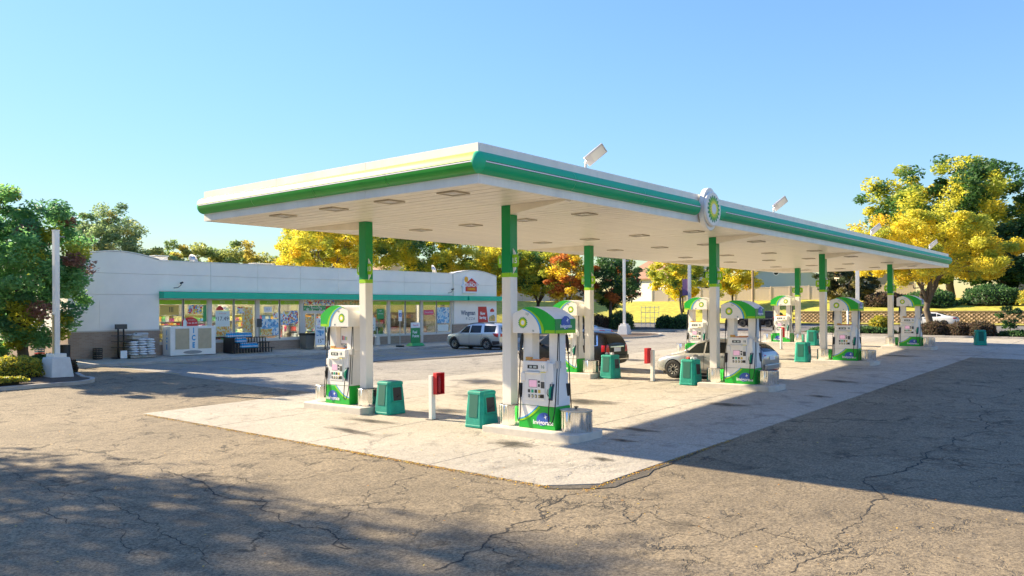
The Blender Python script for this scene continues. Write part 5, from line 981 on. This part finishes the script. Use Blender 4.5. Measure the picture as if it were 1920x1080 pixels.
def pick(cols, n, rng):
    w = np.array([c[1] for c in cols], float); w /= w.sum(); i = rng.choice(len(cols), n, p=w); return np.array([c[0] for c in cols])[i]
def tree(name, label, loc, h, crown, cols, seed, nclump=70, nleaf=12000, size=.18, trunk=.18, clumpr=.9, split=.35, cat='tree', group=None, limbs=14, shape='round', lean=(0, 0), shellb=.5):
    """crown = (cx, cy, cz, rx, ry, rz) relative to the base"""
    rng = np.random.default_rng(seed); t = thing(name, label, cat, loc, 0, group)
    cx, cy, cz, rx, ry, rz = crown
    pts = []
    while len(pts) < nclump:
        p = rng.normal(size=3); p /= np.linalg.norm(p); r = rng.random()**(1/3.)
        if r < shellb and rng.random() < .7: continue
        p = p*r
        if shape == 'spread' and p[2] < -.55: continue
        if shape == 'cone':
            zz = rng.random()**1.3; ang = rng.random()*6.283; rr = (1-zz)**.85*(.35+.65*rng.random()**.5); p = np.array([rr*math.cos(ang), rr*math.sin(ang), zz*2-1])
        pts.append(p)
    pts = np.array(pts); wob = 1+.18*np.sin(pts[:, 0:1]*5+seed)*np.cos(pts[:, 1:2]*4+seed*2)
    C = pts*wob*np.array([rx, ry, rz])+np.array([cx, cy, cz])
    rad = clumpr*rng.uniform(.6, 1.3, len(C)); col = pick(cols, len(C), rng)
    V, Q, K = leaf_cloud(C, rad, nleaf, size, col, rng); npmesh('crown', V, Q, leafm, t, K)
    zs_ = h*split; tip = Vector((cx*.7, cy*.7, cz+rz*.25))
    top = Vector((lean[0], lean[1], zs_)); tk = MB(); r_ = random.Random(seed)
    def bend(a, b, n=5, j=.06):
        a = Vector(a); b = Vector(b); L = (b-a).length; return [a+(b-a)*(i/n)+Vector((r_.uniform(-j, j), r_.uniform(-j, j), r_.uniform(-j, j)*.4))*L*(1 if 0 < i < n else 0) for i in range(n+1)]
    P1 = bend((0, 0, -.15), top, 4, .03); tk.tube(P1, [trunk*1.45]+[trunk*(1.08-.06*i) for i in range(1, 5)], 9)
    if shape == 'cone': tk.tube(bend(top, (cx, cy, cz+rz*.8), 5, .02), [trunk*.8, trunk*.65, trunk*.5, trunk*.35, trunk*.2, .02], 7)
    order = sorted(range(len(C)), key=lambda i: -rad[i])[:limbs]
    nodes_ = []; nm_ = 1 if shape == 'cone' else max(3, min(6, limbs//6)); hor = math.hypot(rx, ry)
    if shape != 'cone':
        for k in range(nm_):
            a = 6.283*k/nm_+r_.uniform(-.4, .4); f = r_.uniform(.30, .55); e = Vector((cx+rx*f*math.cos(a), cy+ry*f*math.sin(a), cz+rz*r_.uniform(.1, .5))); s0 = top*r_.uniform(.82, 1.0); pp = bend(s0, e, 6, .06); tk.tube(pp, [trunk*(.62-.085*q) for q in range(7)], 7); nodes_ += [(pp[q], trunk*(.62-.085*q)) for q in range(2, 7)]
    for i in order:
        e = Vector(C[i])
        if shape == 'cone': s0 = Vector((0, 0, max(zs_, min(e.z-.3, cz+rz*.7)))); r0 = trunk*.3
        else:
            s0, r0 = min(nodes_, key=lambda q: (q[0]-e).length+(.8*max(0, q[0].z-e.z))); r0 *= r_.uniform(.4, .7)
        n = 4; pp = bend(s0, e, n, .08); tk.tube(pp, [max(.008, r0*(1-.85*k/n)) for k in range(n+1)], 5)
    tk.build('trunk', bark, t, smooth='all'); return t
SCREEN_N = 1500
G1, G2, G3 = (.055, .14, .04), (.085, .19, .05), (.035, .10, .04)
YG, Y1, Y2, Y3 = (.44, .48, .06), (.78, .64, .05), (.80, .58, .04), (.66, .62, .07)
OR, RD = (.62, .22, .05), (.32, .08, .07)
green = [(G1, 5), (G2, 4), (G3, 3), (YG, 1)]
yell = [(Y1, 5), (Y2, 2), (Y3, 4), (YG, 3)]
ygrn = [(Y1, 2), (Y3, 3), (YG, 4), (G2, 3)]
def zb_(u, w): return (Z(u, w) if w < 43 else float(sidez(np.array([u]), np.array([w]))[0])) if u < 74 else float(bankz(np.array([u]), np.array([w]))[0])
# left tree by the lamp: green turning red in places
tree('maple_tree', 'green maple turning red in places left of the store', (-1.5, 27.0, .55), 8, (-.45, .3, 4.45, 3.1, 3.1, 3.5), [((.20, .42, .14), 5), ((.26, .50, .16), 5), ((.13, .30, .12), 3), ((.46, .46, .05), 2), ((.40, .20, .14), .45)], 3, 190, 60000, .10, .24, .60, .22, limbs=40)
# behind the store
tree('pine_tree', 'tall dark pine tree behind the left end of the store', (20.6, 66, .6), 12.5, (0, 0, 8.0, 3.7, 3.7, 4.5), [((.18, .30, .14), 4), ((.28, .38, .16), 3), ((.42, .42, .13), 1)], 7, 190, 32000, .14, .25, .75, .2, limbs=50)
ev = [((.24, .34, .11), 4), ((.36, .40, .11), 3), ((.55, .47, .10), 2)]
for k, (u, w, h, rx, lab) in enumerate(((25.0, 64, 9.0, 3.0, 'rounded evergreen tree right beside the tall pine'), (29.0, 63, 9.2, 3.0, 'middle rounded evergreen tree behind the store roof'), (33.0, 63.5, 9.6, 3.0, 'rounded evergreen tree behind the store with a bright top'), (37.0, 64, 8.6, 2.4, 'small evergreen at the right end of the evergreen row'), (22.5, 60, 8.2, 2.6, 'low evergreen in front of the tall pine behind the store'))):
    tree('evergreen_tree', lab, (u, w, .6), h, (0, 0, h*.58, rx, rx, h*.42), ev, 20+k, 90, 20000, .17, .2, .8, .25, group='evergreens behind the store')
yl = [((34.0, 51.0), 9.6, 4.6, 'golden locust tree leftmost behind the store roof'), ((42.0, 55.0), 10.4, 4.4, 'thin golden locust tree behind the left front column'), ((47.0, 50.5), 10.0, 5.0, 'broad yellow green locust behind the right half of the store'), ((50.0, 44.0), 9.6, 4.4, 'golden locust tree behind the arched end of the store'), ((52.5, 39.0), 9.2, 4.0, 'yellow green tree right of the store between the columns'), ((39.0, 58.0), 10.2, 4.0, 'pale green locust filling the gap behind the store roof'), ((55.5, 46.0), 9.0, 4.2, 'golden locust on the bank behind the pump 16 column')]
for k, ((u, w), h, rx, lab) in enumerate(yl): tree('locust_tree', lab, (u, w, zb_(u, w)), h, (0, 0, h*.62, rx, rx, h*.36), yell if k in (0, 3, 6) else ygrn, 40+k, 130, 24000, .15, .2, .85, .32, shape='spread', group='locust trees behind the store', limbs=26)
tree('orange_tree', 'orange red maple tree between the left columns', (50.2, 33.6, 1.05), 7.8, (0, 0, 4.9, 2.3, 2.3, 2.8), [(OR, 5), (Y2, 3), (YG, 2)], 61, 60, 11000, .14, .16, .7, .3)
tree('ash_tree', 'dark green tree with orange top behind the black minivan', (54.3, 31.2, 1.1), 7.8, (0, 0, 4.9, 2.9, 2.9, 2.9), [(G1, 4), (G2, 5), (G3, 2), (OR, 1.5), (YG, 2)], 62, 70, 15000, .14, .2, .75, .3)
tree('young_tree', 'half bare reddish tree right of the dark green tree', (58.2, 32.0, 1.15), 7.4, (0, 0, 5.0, 1.9, 1.9, 2.4), [(G2, 3), (RD, 2), (G1, 2)], 63, 36, 3000, .18, .14, .6, .4)
tree('locust_tree', 'green and yellow locust tree beside the white banner pole', (70.0, 31.5, 1.3), 8.6, (0, 0, 5.7, 3.6, 3.6, 2.6), ygrn, 64, 70, 11000, .16, .13, .7, .45, shape='spread')
tree('locust_tree', 'small golden tree behind pump 12 below the brown roof', (86.5, 32.5, 3.0), 6.4, (0, 0, 4.0, 3.1, 3.1, 2.3), yell, 65, 60, 9000, .19, .14, .75, .35)
tree('locust_tree', 'small golden tree behind the right column of pump 12', (83.0, 38, 2.8), 5.6, (0, 0, 3.7, 2.6, 2.6, 2.0), yell, 66, 60, 8000, .19, .14, .75, .35)
tree('spruce_tree', 'sunlit blue green spruce behind the third right pump', (86.5, 17.6, 3.3), 8.2, (0, 0, 3.6, 3.6, 3.6, 3.9), [((.10, .13, .07), 4), ((.22, .19, .06), 3), ((.06, .10, .07), 3)], 67, 100, 16000, .18, .2, .7, .15, shape='round', limbs=30)
tree('locust_tree', 'large golden locust tree in the planting strip at the right', (56.2, 2.2, 1.0), 10.6, (.6, -.2, 6.4, 6.0, 6.0, 3.7), yell, 68, 190, 62000, .115, .27, .80, .24, shape='spread', limbs=60, lean=(.3, .3))
tree('shade_tree', 'huge green and gold shade tree towering behind the right end', (104, 10, 4.3), 19, (0, 0, 10.6, 10.5, 10.5, 7.8), [(G1, 4), (G2, 6), (YG, 4), (Y3, 2), (Y1, 1)], 69, 260, 56000, .27, .5, 1.45, .2, limbs=60)
tree('shade_tree', 'dark green tree under the huge shade tree at the right', (98, 3, 4.2), 10, (0, 0, 5, 4.6, 4.6, 4.6), [(G1, 4), (G3, 4), (G2, 2)], 70, 90, 16000, .25, .3, 1.1, .2)
tree('shade_tree', 'golden green tree at the right edge behind the street', (96, -9, 4.2), 13, (0, 0, 7.5, 6, 6, 5.2), ygrn, 71, 120, 24000, .24, .3, 1.1, .25)
tree('shade_tree', 'small gold tree on the bank between the spruce and the golden locust', (90, 9.5, 3.9), 7.5, (0, 0, 4.6, 3.4, 3.4, 2.8), ygrn, 72, 70, 11000, .20, .2, .8, .3)
# trees further round, out of the picture: they shade the lot and show in the shop glass
for k, (u, w, h, rx, lab) in enumerate(((12, -46, 11, 5, 'golden tree across the road, first in the row behind the camera'), (22, -50, 12, 5.5, 'golden tree across the road, second in the row behind the camera'), (33, -48, 11, 5.2, 'golden tree across the road, third in the row behind the camera'), (45, -52, 12, 5.5, 'golden tree across the road, fourth in the row behind the camera'), (58, -50, 11.5, 5.2, 'golden tree across the road, fifth in the row behind the camera'), (70, -52, 11.5, 5.2, 'golden tree across the road, sixth in the row behind the camera'))):
    tree('roadside_tree', lab, (u, w, Z(u, w)), h, (0, 0, h*.58, rx, rx, h*.42), yell if k % 2 == 0 else ygrn, 80+k, 70, 5500, .36, .25, 1.2, .22, group='trees behind the camera')
for k, (u, w, h, rx, lab) in enumerate(((-14.2, 19, 14, 2.6, 'tall green tree left of the picture, nearest the store'), (-19, 18, 15, 3.2, 'tall green tree left of the picture, second from the store'), (-25, 20, 15, 3.8, 'tall green tree left of the picture, third from the store'), (-32, 19, 15, 4.0, 'tall green tree left of the picture, farthest from the store'))):
    tree('lawn_tree', lab, (u, w, Z(u, w)), h, (0, 0, h*.52, rx, rx, h*.48), green, 90+k, 240, 13000, .17, .25, 1.3, .12, group='trees left of the picture')
# ------------------------------------------------------------------ shrubs
def shrub(name, label, loc, rx, ry, h, cols, seed, n=4500, size=.055, cat='shrub', group=None):
    rng = np.random.default_rng(seed); t = thing(name, label, cat, loc, 0, group); th = rng.random(n)*6.283; ph = np.arccos(rng.random(n)); r = rng.uniform(.84, 1.04, n)*(1+.05*np.sin(th*5+seed)+.04*np.sin(ph*9))
    c = np.stack([rx*r*np.sin(ph)**.8*np.cos(th), ry*r*np.sin(ph)**.8*np.sin(th), h*r*np.cos(ph)**.75+.03], 1)
    col = pick(cols, n, rng)*rng.uniform(.7, 1.3, (n, 1)); a = rng.normal(size=(n, 3)); a /= np.linalg.norm(a, axis=1, keepdims=True); b = np.cross(a, rng.normal(size=(n, 3))); b /= np.linalg.norm(b, axis=1, keepdims=True); s = size*rng.uniform(.6, 1.4, n)[:, None]
    V = np.stack([c-a*s, c+b*s*.5, c+a*s, c-b*s*.5], 1).reshape(-1, 3); npmesh('foliage', V, np.arange(n*4).reshape(-1, 4), leafm, t, np.repeat(col, 4, 0))
    m = MB(); m.lathe([(.01, h*.86), (.5*1, h*.74), (.8, h*.45), (.86, .1), (.8, -.05)], 16, sx=rx*.95, sy=ry*.95); m.build('inner_twigs', M('twigs', (.025, .03, .015), .95, var=.4, vscale=9), t); return t
hg = [(G1, 4), (G2, 4), (G3, 2)]; hy = [(G2, 3), (YG, 4), ((.28, .24, .04), 3)]; hb = [((.09, .06, .04), 4), ((.06, .06, .03), 3)]
hg = [((.07, .16, .05), 4), ((.10, .21, .06), 4), ((.05, .11, .05), 2)]; hy = [((.22, .30, .06), 3), ((.48, .44, .05), 4), ((.62, .50, .06), 3)]; hb = [((.15, .10, .07), 4), ((.10, .09, .05), 3)]
shrub('clipped_shrub', 'low yellow green clipped shrub in front of the left lamp base', (-3.65, 22.3, .52), 1.25, .9, .78, hy, 1); shrub('clipped_shrub', 'flat trimmed hedge mound at the far left edge', (-5.6, 22.6, .52), 1.2, 1.0, .65, hy, 2); shrub('clipped_shrub', 'big dark round shrub left of the maple trunk', (-3.2, 28.6, .52), 1.45, 1.3, 1.55, hg, 3); shrub('clipped_shrub', 'low dark green shrub between the maple and the lamp post', (-1.2, 25.6, .55), .95, .8, .62, hg, 4); shrub('clipped_shrub', 'small reddish shrub right behind the left lamp base', (-1.3, 23.2, .50), .45, .45, .6, hb, 5, 1500); shrub('clipped_shrub', 'tiny yellow ground shrub at the left kerb', (-5.2, 20.1, .50), 1.3, .35, .2, hy, 6, 2000)
for k, (u, w, r_, h, lab) in enumerate(((51.9, .95, 1.05, .98, 'single round purple brown shrub in the far strip'), (51.9, -.75, .95, .95, 'left one of two touching purple brown shrubs'), (51.9, -2.1, 1.05, 1.0, 'right one of two touching purple brown shrubs'), (51.7, -8.2, .9, .8, 'purple brown shrub at the right edge of the far strip'))): shrub('round_shrub', lab, (u, w, Z(u, w)+.1), r_, r_, h, hb, 10+k, 2600, .08, group='purple brown shrubs in the far strip')
shrub('strip_hedge', 'long low green hedge in the planting strip behind pump 8', (52.6, 7.3, Z(52, 7)+.1), .9, 3.4, .55, hg, 20, 4000, .08); shrub('loose_shrub', 'loose yellow green shrub left of the last right column', (53.5, 5.3, Z(53, 5)+.1), .9, .9, 1.3, hy, 21, 2200, .1); shrub('strip_hedge', 'low ragged greenery right of the lone teal bin', (52.0, -5.2, Z(52, -5)+.1), .6, 2.2, .45, hg, 22, 2500, .08)
for k, (u, w, rx, h, cl_, lab) in enumerate(((53.4, 29.4, 1.25, 1.75, hg, 'rounded shrub with red tips under the dark green tree'), (57.6, 26.8, 1.0, 1.25, hg, 'leftmost of the three dark round shrubs by the trellis'), (58.4, 25.2, 1.1, 1.4, hg, 'middle one of the three dark round shrubs by the trellis'), (57.2, 24.8, 1.15, 1.3, hg, 'front right one of the three dark round shrubs by the trellis'), (52.5, 31.5, 1.2, 1.4, hb, 'brown shrub behind the grey sedan'))): shrub('round_shrub', lab, (u, w, Z(u, w)+.1), rx, rx, h, cl_, 30+k, 2600, .09)
for k, (u, w, rx, h, cl_, lab) in enumerate(((84, 8, 2.2, 1.9, hg, 'dark bush on the bank left of the golden locust trunk'), (86, 2.5, 2.4, 2.1, hg, 'dark bush on the bank behind the white sedan'), (85, -2.5, 2.2, 1.8, hy, 'yellow green bush on the bank right of the white sedan'), (87, -8, 2.6, 2.2, hg, 'dark bush on the bank at the right edge'), (85, 13, 2.0, 1.6, hb, 'brown bush on the bank beneath the spruce'))): shrub('bank_shrub', lab, (u, w, zb_(u, w)-.1), rx, rx*1.2, h, cl_, 50+k, 3200, .14)
tree('sapling', 'small leafy sapling behind the lone teal bin', (52.3, -3.9, Z(52, -4)+.1), 2.3, (0, 0, 1.35, .75, .75, .9), green, 111, 16, 900, .11, .04, .35, .3, limbs=8)
# ================================================================== beyond the street
# retaining wall of stacked blocks
rw = thing('retaining_wall', 'long brown block retaining wall across the street', 'wall', (78.2, 0, 1.3)); blk = M('wall_block', (.30, .215, .155), .9, var=.25, vscale=2, bump=.5, bscale=14); V = []; Q = []; C = []; rg_ = np.random.default_rng(2)
for r_ in range(7):
    w = -60+(.22 if r_ % 2 else 0)
    while w < 21.5-.1*r_:
        L_ = .441; j = rg_.uniform(-.008, .008); x0, x1 = -.02+r_*.012+j, .4; z0, z1 = r_*.195, r_*.195+.191; n = len(V); c = np.array((.33, .235, .165))*rg_.uniform(.65, 1.2)
        V += [(x0, w, z0), (x1, w, z0), (x1, w+L_, z0), (x0, w+L_, z0), (x0, w, z1), (x1, w, z1), (x1, w+L_, z1), (x0, w+L_, z1)]; Q += [(n+a, n+b, n+d, n+e) for a, b, d, e in ((4, 5, 6, 7), (0, 3, 7, 4), (0, 1, 5, 4), (2, 3, 7, 6))]; C += [c]*8; w += .445
o = npmesh('blocks', np.array(V), np.array(Q), attrmat('block_mix', .9), rw, np.array(C)); o['kind'] = 'stuff'; box('backing', M('wall_joint', (.20, .15, .11), .9), rw, .12, .38, -60, 21, 0, 1.3)
for w in np.arange(-60, 21, 2.0): box('cap_stone', blk, rw, .0, .42, w+.01, w+1.99, 1.366, 1.45)
# beige panel fence on top of the bank
fe = thing('panel_fence', 'tall beige vinyl fence on top of the grass bank', 'fence', (0, 0, 0)); fem = M('fence_beige', (.60, .50, .40), .6, var=.05, vscale=1)
F0, F1 = Vector((91, 33.5)), Vector((99.5, 17)); 
def fence_line(F0, F1, n, h=1.85, z=None):
    d = (F1-F0)/n; a = math.atan2(d.y, d.x)
    for i in range(n+1):
        p = F0+d*i; zz = zb_(p.x, p.y) if z is None else z; q = MB().box(-.08, .08, -.08, .08, -.1, h+.12).build('post', fem, fe, (p.x, p.y, zz), a)
        if i < n:
            m = p+d/2; L_ = d.length/2-.08; zz = zb_(m.x, m.y) if z is None else z; q = MB().box(-L_, L_, -.03, .03, .05, h).build('panel', fem, fe, (m.x, m.y, zz), a)
            for r_ in (.06, h-.1): MB().box(-L_, L_, -.05, .05, r_, r_+.12).build('rail', fem, q)
            g = MB(); x = -L_+.2
            while x < L_: g.box(x-.006, x+.006, -.0325, .0325, .18, h-.1); x += .2
            g.build('groove', M('fence_groove', (.42, .34, .27), .7), q)
fence_line(Vector((92.6, 48)), Vector((94, 12)), 14); fence_line(Vector((50, 57)), Vector((92.6, 57)), 17, z=4.2)
# houses
roofb = M('roof_brown', (.36, .20, .12), .9, var=.15, vscale=1.5, bump=.3, bscale=10, streak=(1, 1, 5)); sid_b = M('siding_blue', (.42, .52, .56), .7, var=.04, vscale=.6); sid_w = M('siding_white', (.70, .68, .62), .7, var=.05); roofg = M('roof_grey', (.22, .22, .23), .9, var=.1)
def house(label, loc, rz, W_, D_, H_, rise, wall, roof, wins, roundwin=()):
    t = thing('house', label, 'house', loc, rz)     # gable end faces local -y
    box('wall', wall, t, -W_/2, W_/2, 0, D_, 0, H_); MB().prism([(-W_/2, H_+.001), (W_/2, H_+.001), (0, H_+rise)], 'y', 0, D_).build('gable', wall, t)
    e = .45
    for s in (-1, 1): MB().prism([(0, H_+rise+.02), (s*(W_/2+e), H_-e*rise/(W_/2)+.02), (s*(W_/2+e), H_-e*rise/(W_/2)+.22), (0, H_+rise+.22)], 'y', -.4, D_+.4).build('roof', roof, t); MB().prism([(0, H_+rise-.02), (s*(W_/2+e), H_-e*rise/(W_/2)-.02), (s*(W_/2+e), H_-e*rise/(W_/2)+.23), (0, H_+rise+.23)], 'y', -.45, -.401).build('barge_board', whitel, t)
    sd_ = MB()
    for k in range(int((H_+rise)/.25)):
        z = .25*k+.2; hw = W_/2 if z < H_ else W_/2*(1-(z-H_)/rise); 
        if hw > .3: sd_.box(-hw+.05, hw-.05, -.018, -.001, z, z+.02)
    sd_.build('siding_lap', wall, t)
    for x, z, w_, h_ in wins: q = box('window', whitel, t, x-w_/2, x+w_/2, -.07, -.02, z, z+h_); box('pane', carglass, q, x-w_/2+.08, x+w_/2-.08, -.085, -.071, z+.08, z+h_-.08)
    for x, z, r_ in roundwin: q = MB().cyl((x, -.08, z), (x, -.02, z), r_, r_, 20).build('round_vent', whitel, t); MB().cyl((x, -.095, z), (x, -.081, z), r_*.75, r_*.75, 20).build('pane', carglass, q); box('cross_bar', whitel, q, x-r_*.75, x+r_*.75, -.11, -.096, z-.04, z+.04)
    return t
FCAM = math.atan2(-.7, -.72)
house('pale blue house with a gable and round vents behind the fence', (108.5, 34.2, 4.3), R(-72), 11, 10, 3.7, 2.6, sid_b, roofg, [(-3, 1, 1.2, 1.2)], [(-.9, 4.35, .48), (2.3, 4.35, .48)])
house('white house with a low brown roof behind the golden trees', (104, 46, 4.3), R(-12), 15, 10, 3.6, 3.2, sid_w, roofb, [(-2, 1.2, 1.2, 1.4), (2, 1.2, 1.2, 1.4)])
house('white house with grey roof behind the dark green tree', (84, 66, 4.6), R(-60), 10, 10, 3.8, 3.2, sid_w, roofg, [(-2, 1.2, 1.3, 1.4), (2.2, 1.2, 1.3, 1.4)])
house('tan house with a brown roof right of the pale blue house', (122, 24, 4.6), R(-50), 12, 10, 3.9, 2.4, M('siding_tan', (.5, .42, .32), .7), roofb, [(-2, 1.4, 1.2, 1.3)])
house('grey house at the right edge behind the street trees', (108, -4.5, 4.4), R(-62), 10, 9, 3.6, 2.6, M('siding_grey', (.30, .31, .32), .7), roofb, [(-2.4, 1, 1.3, 1.2)])
house('beige house behind the store between the columns', (66, 72, 4.6), R(-20), 12, 9, 3.4, 2.6, M('siding_beige', (.58, .49, .38), .7), roofb, [(-3, 1.2, 1.2, 1.2), (1, 1.2, 1.2, 1.2)])
# thin mast behind the store
ms = thing('antenna_mast', 'thin grey mast behind the golden tree at the store', 'mast', (46, 74, .8)); MB().cyl((0, 0, -.1), (0, 0, 13.4), .07, .05, 8).build('shaft', mgrey, ms)
bpy.context.view_layer.update()
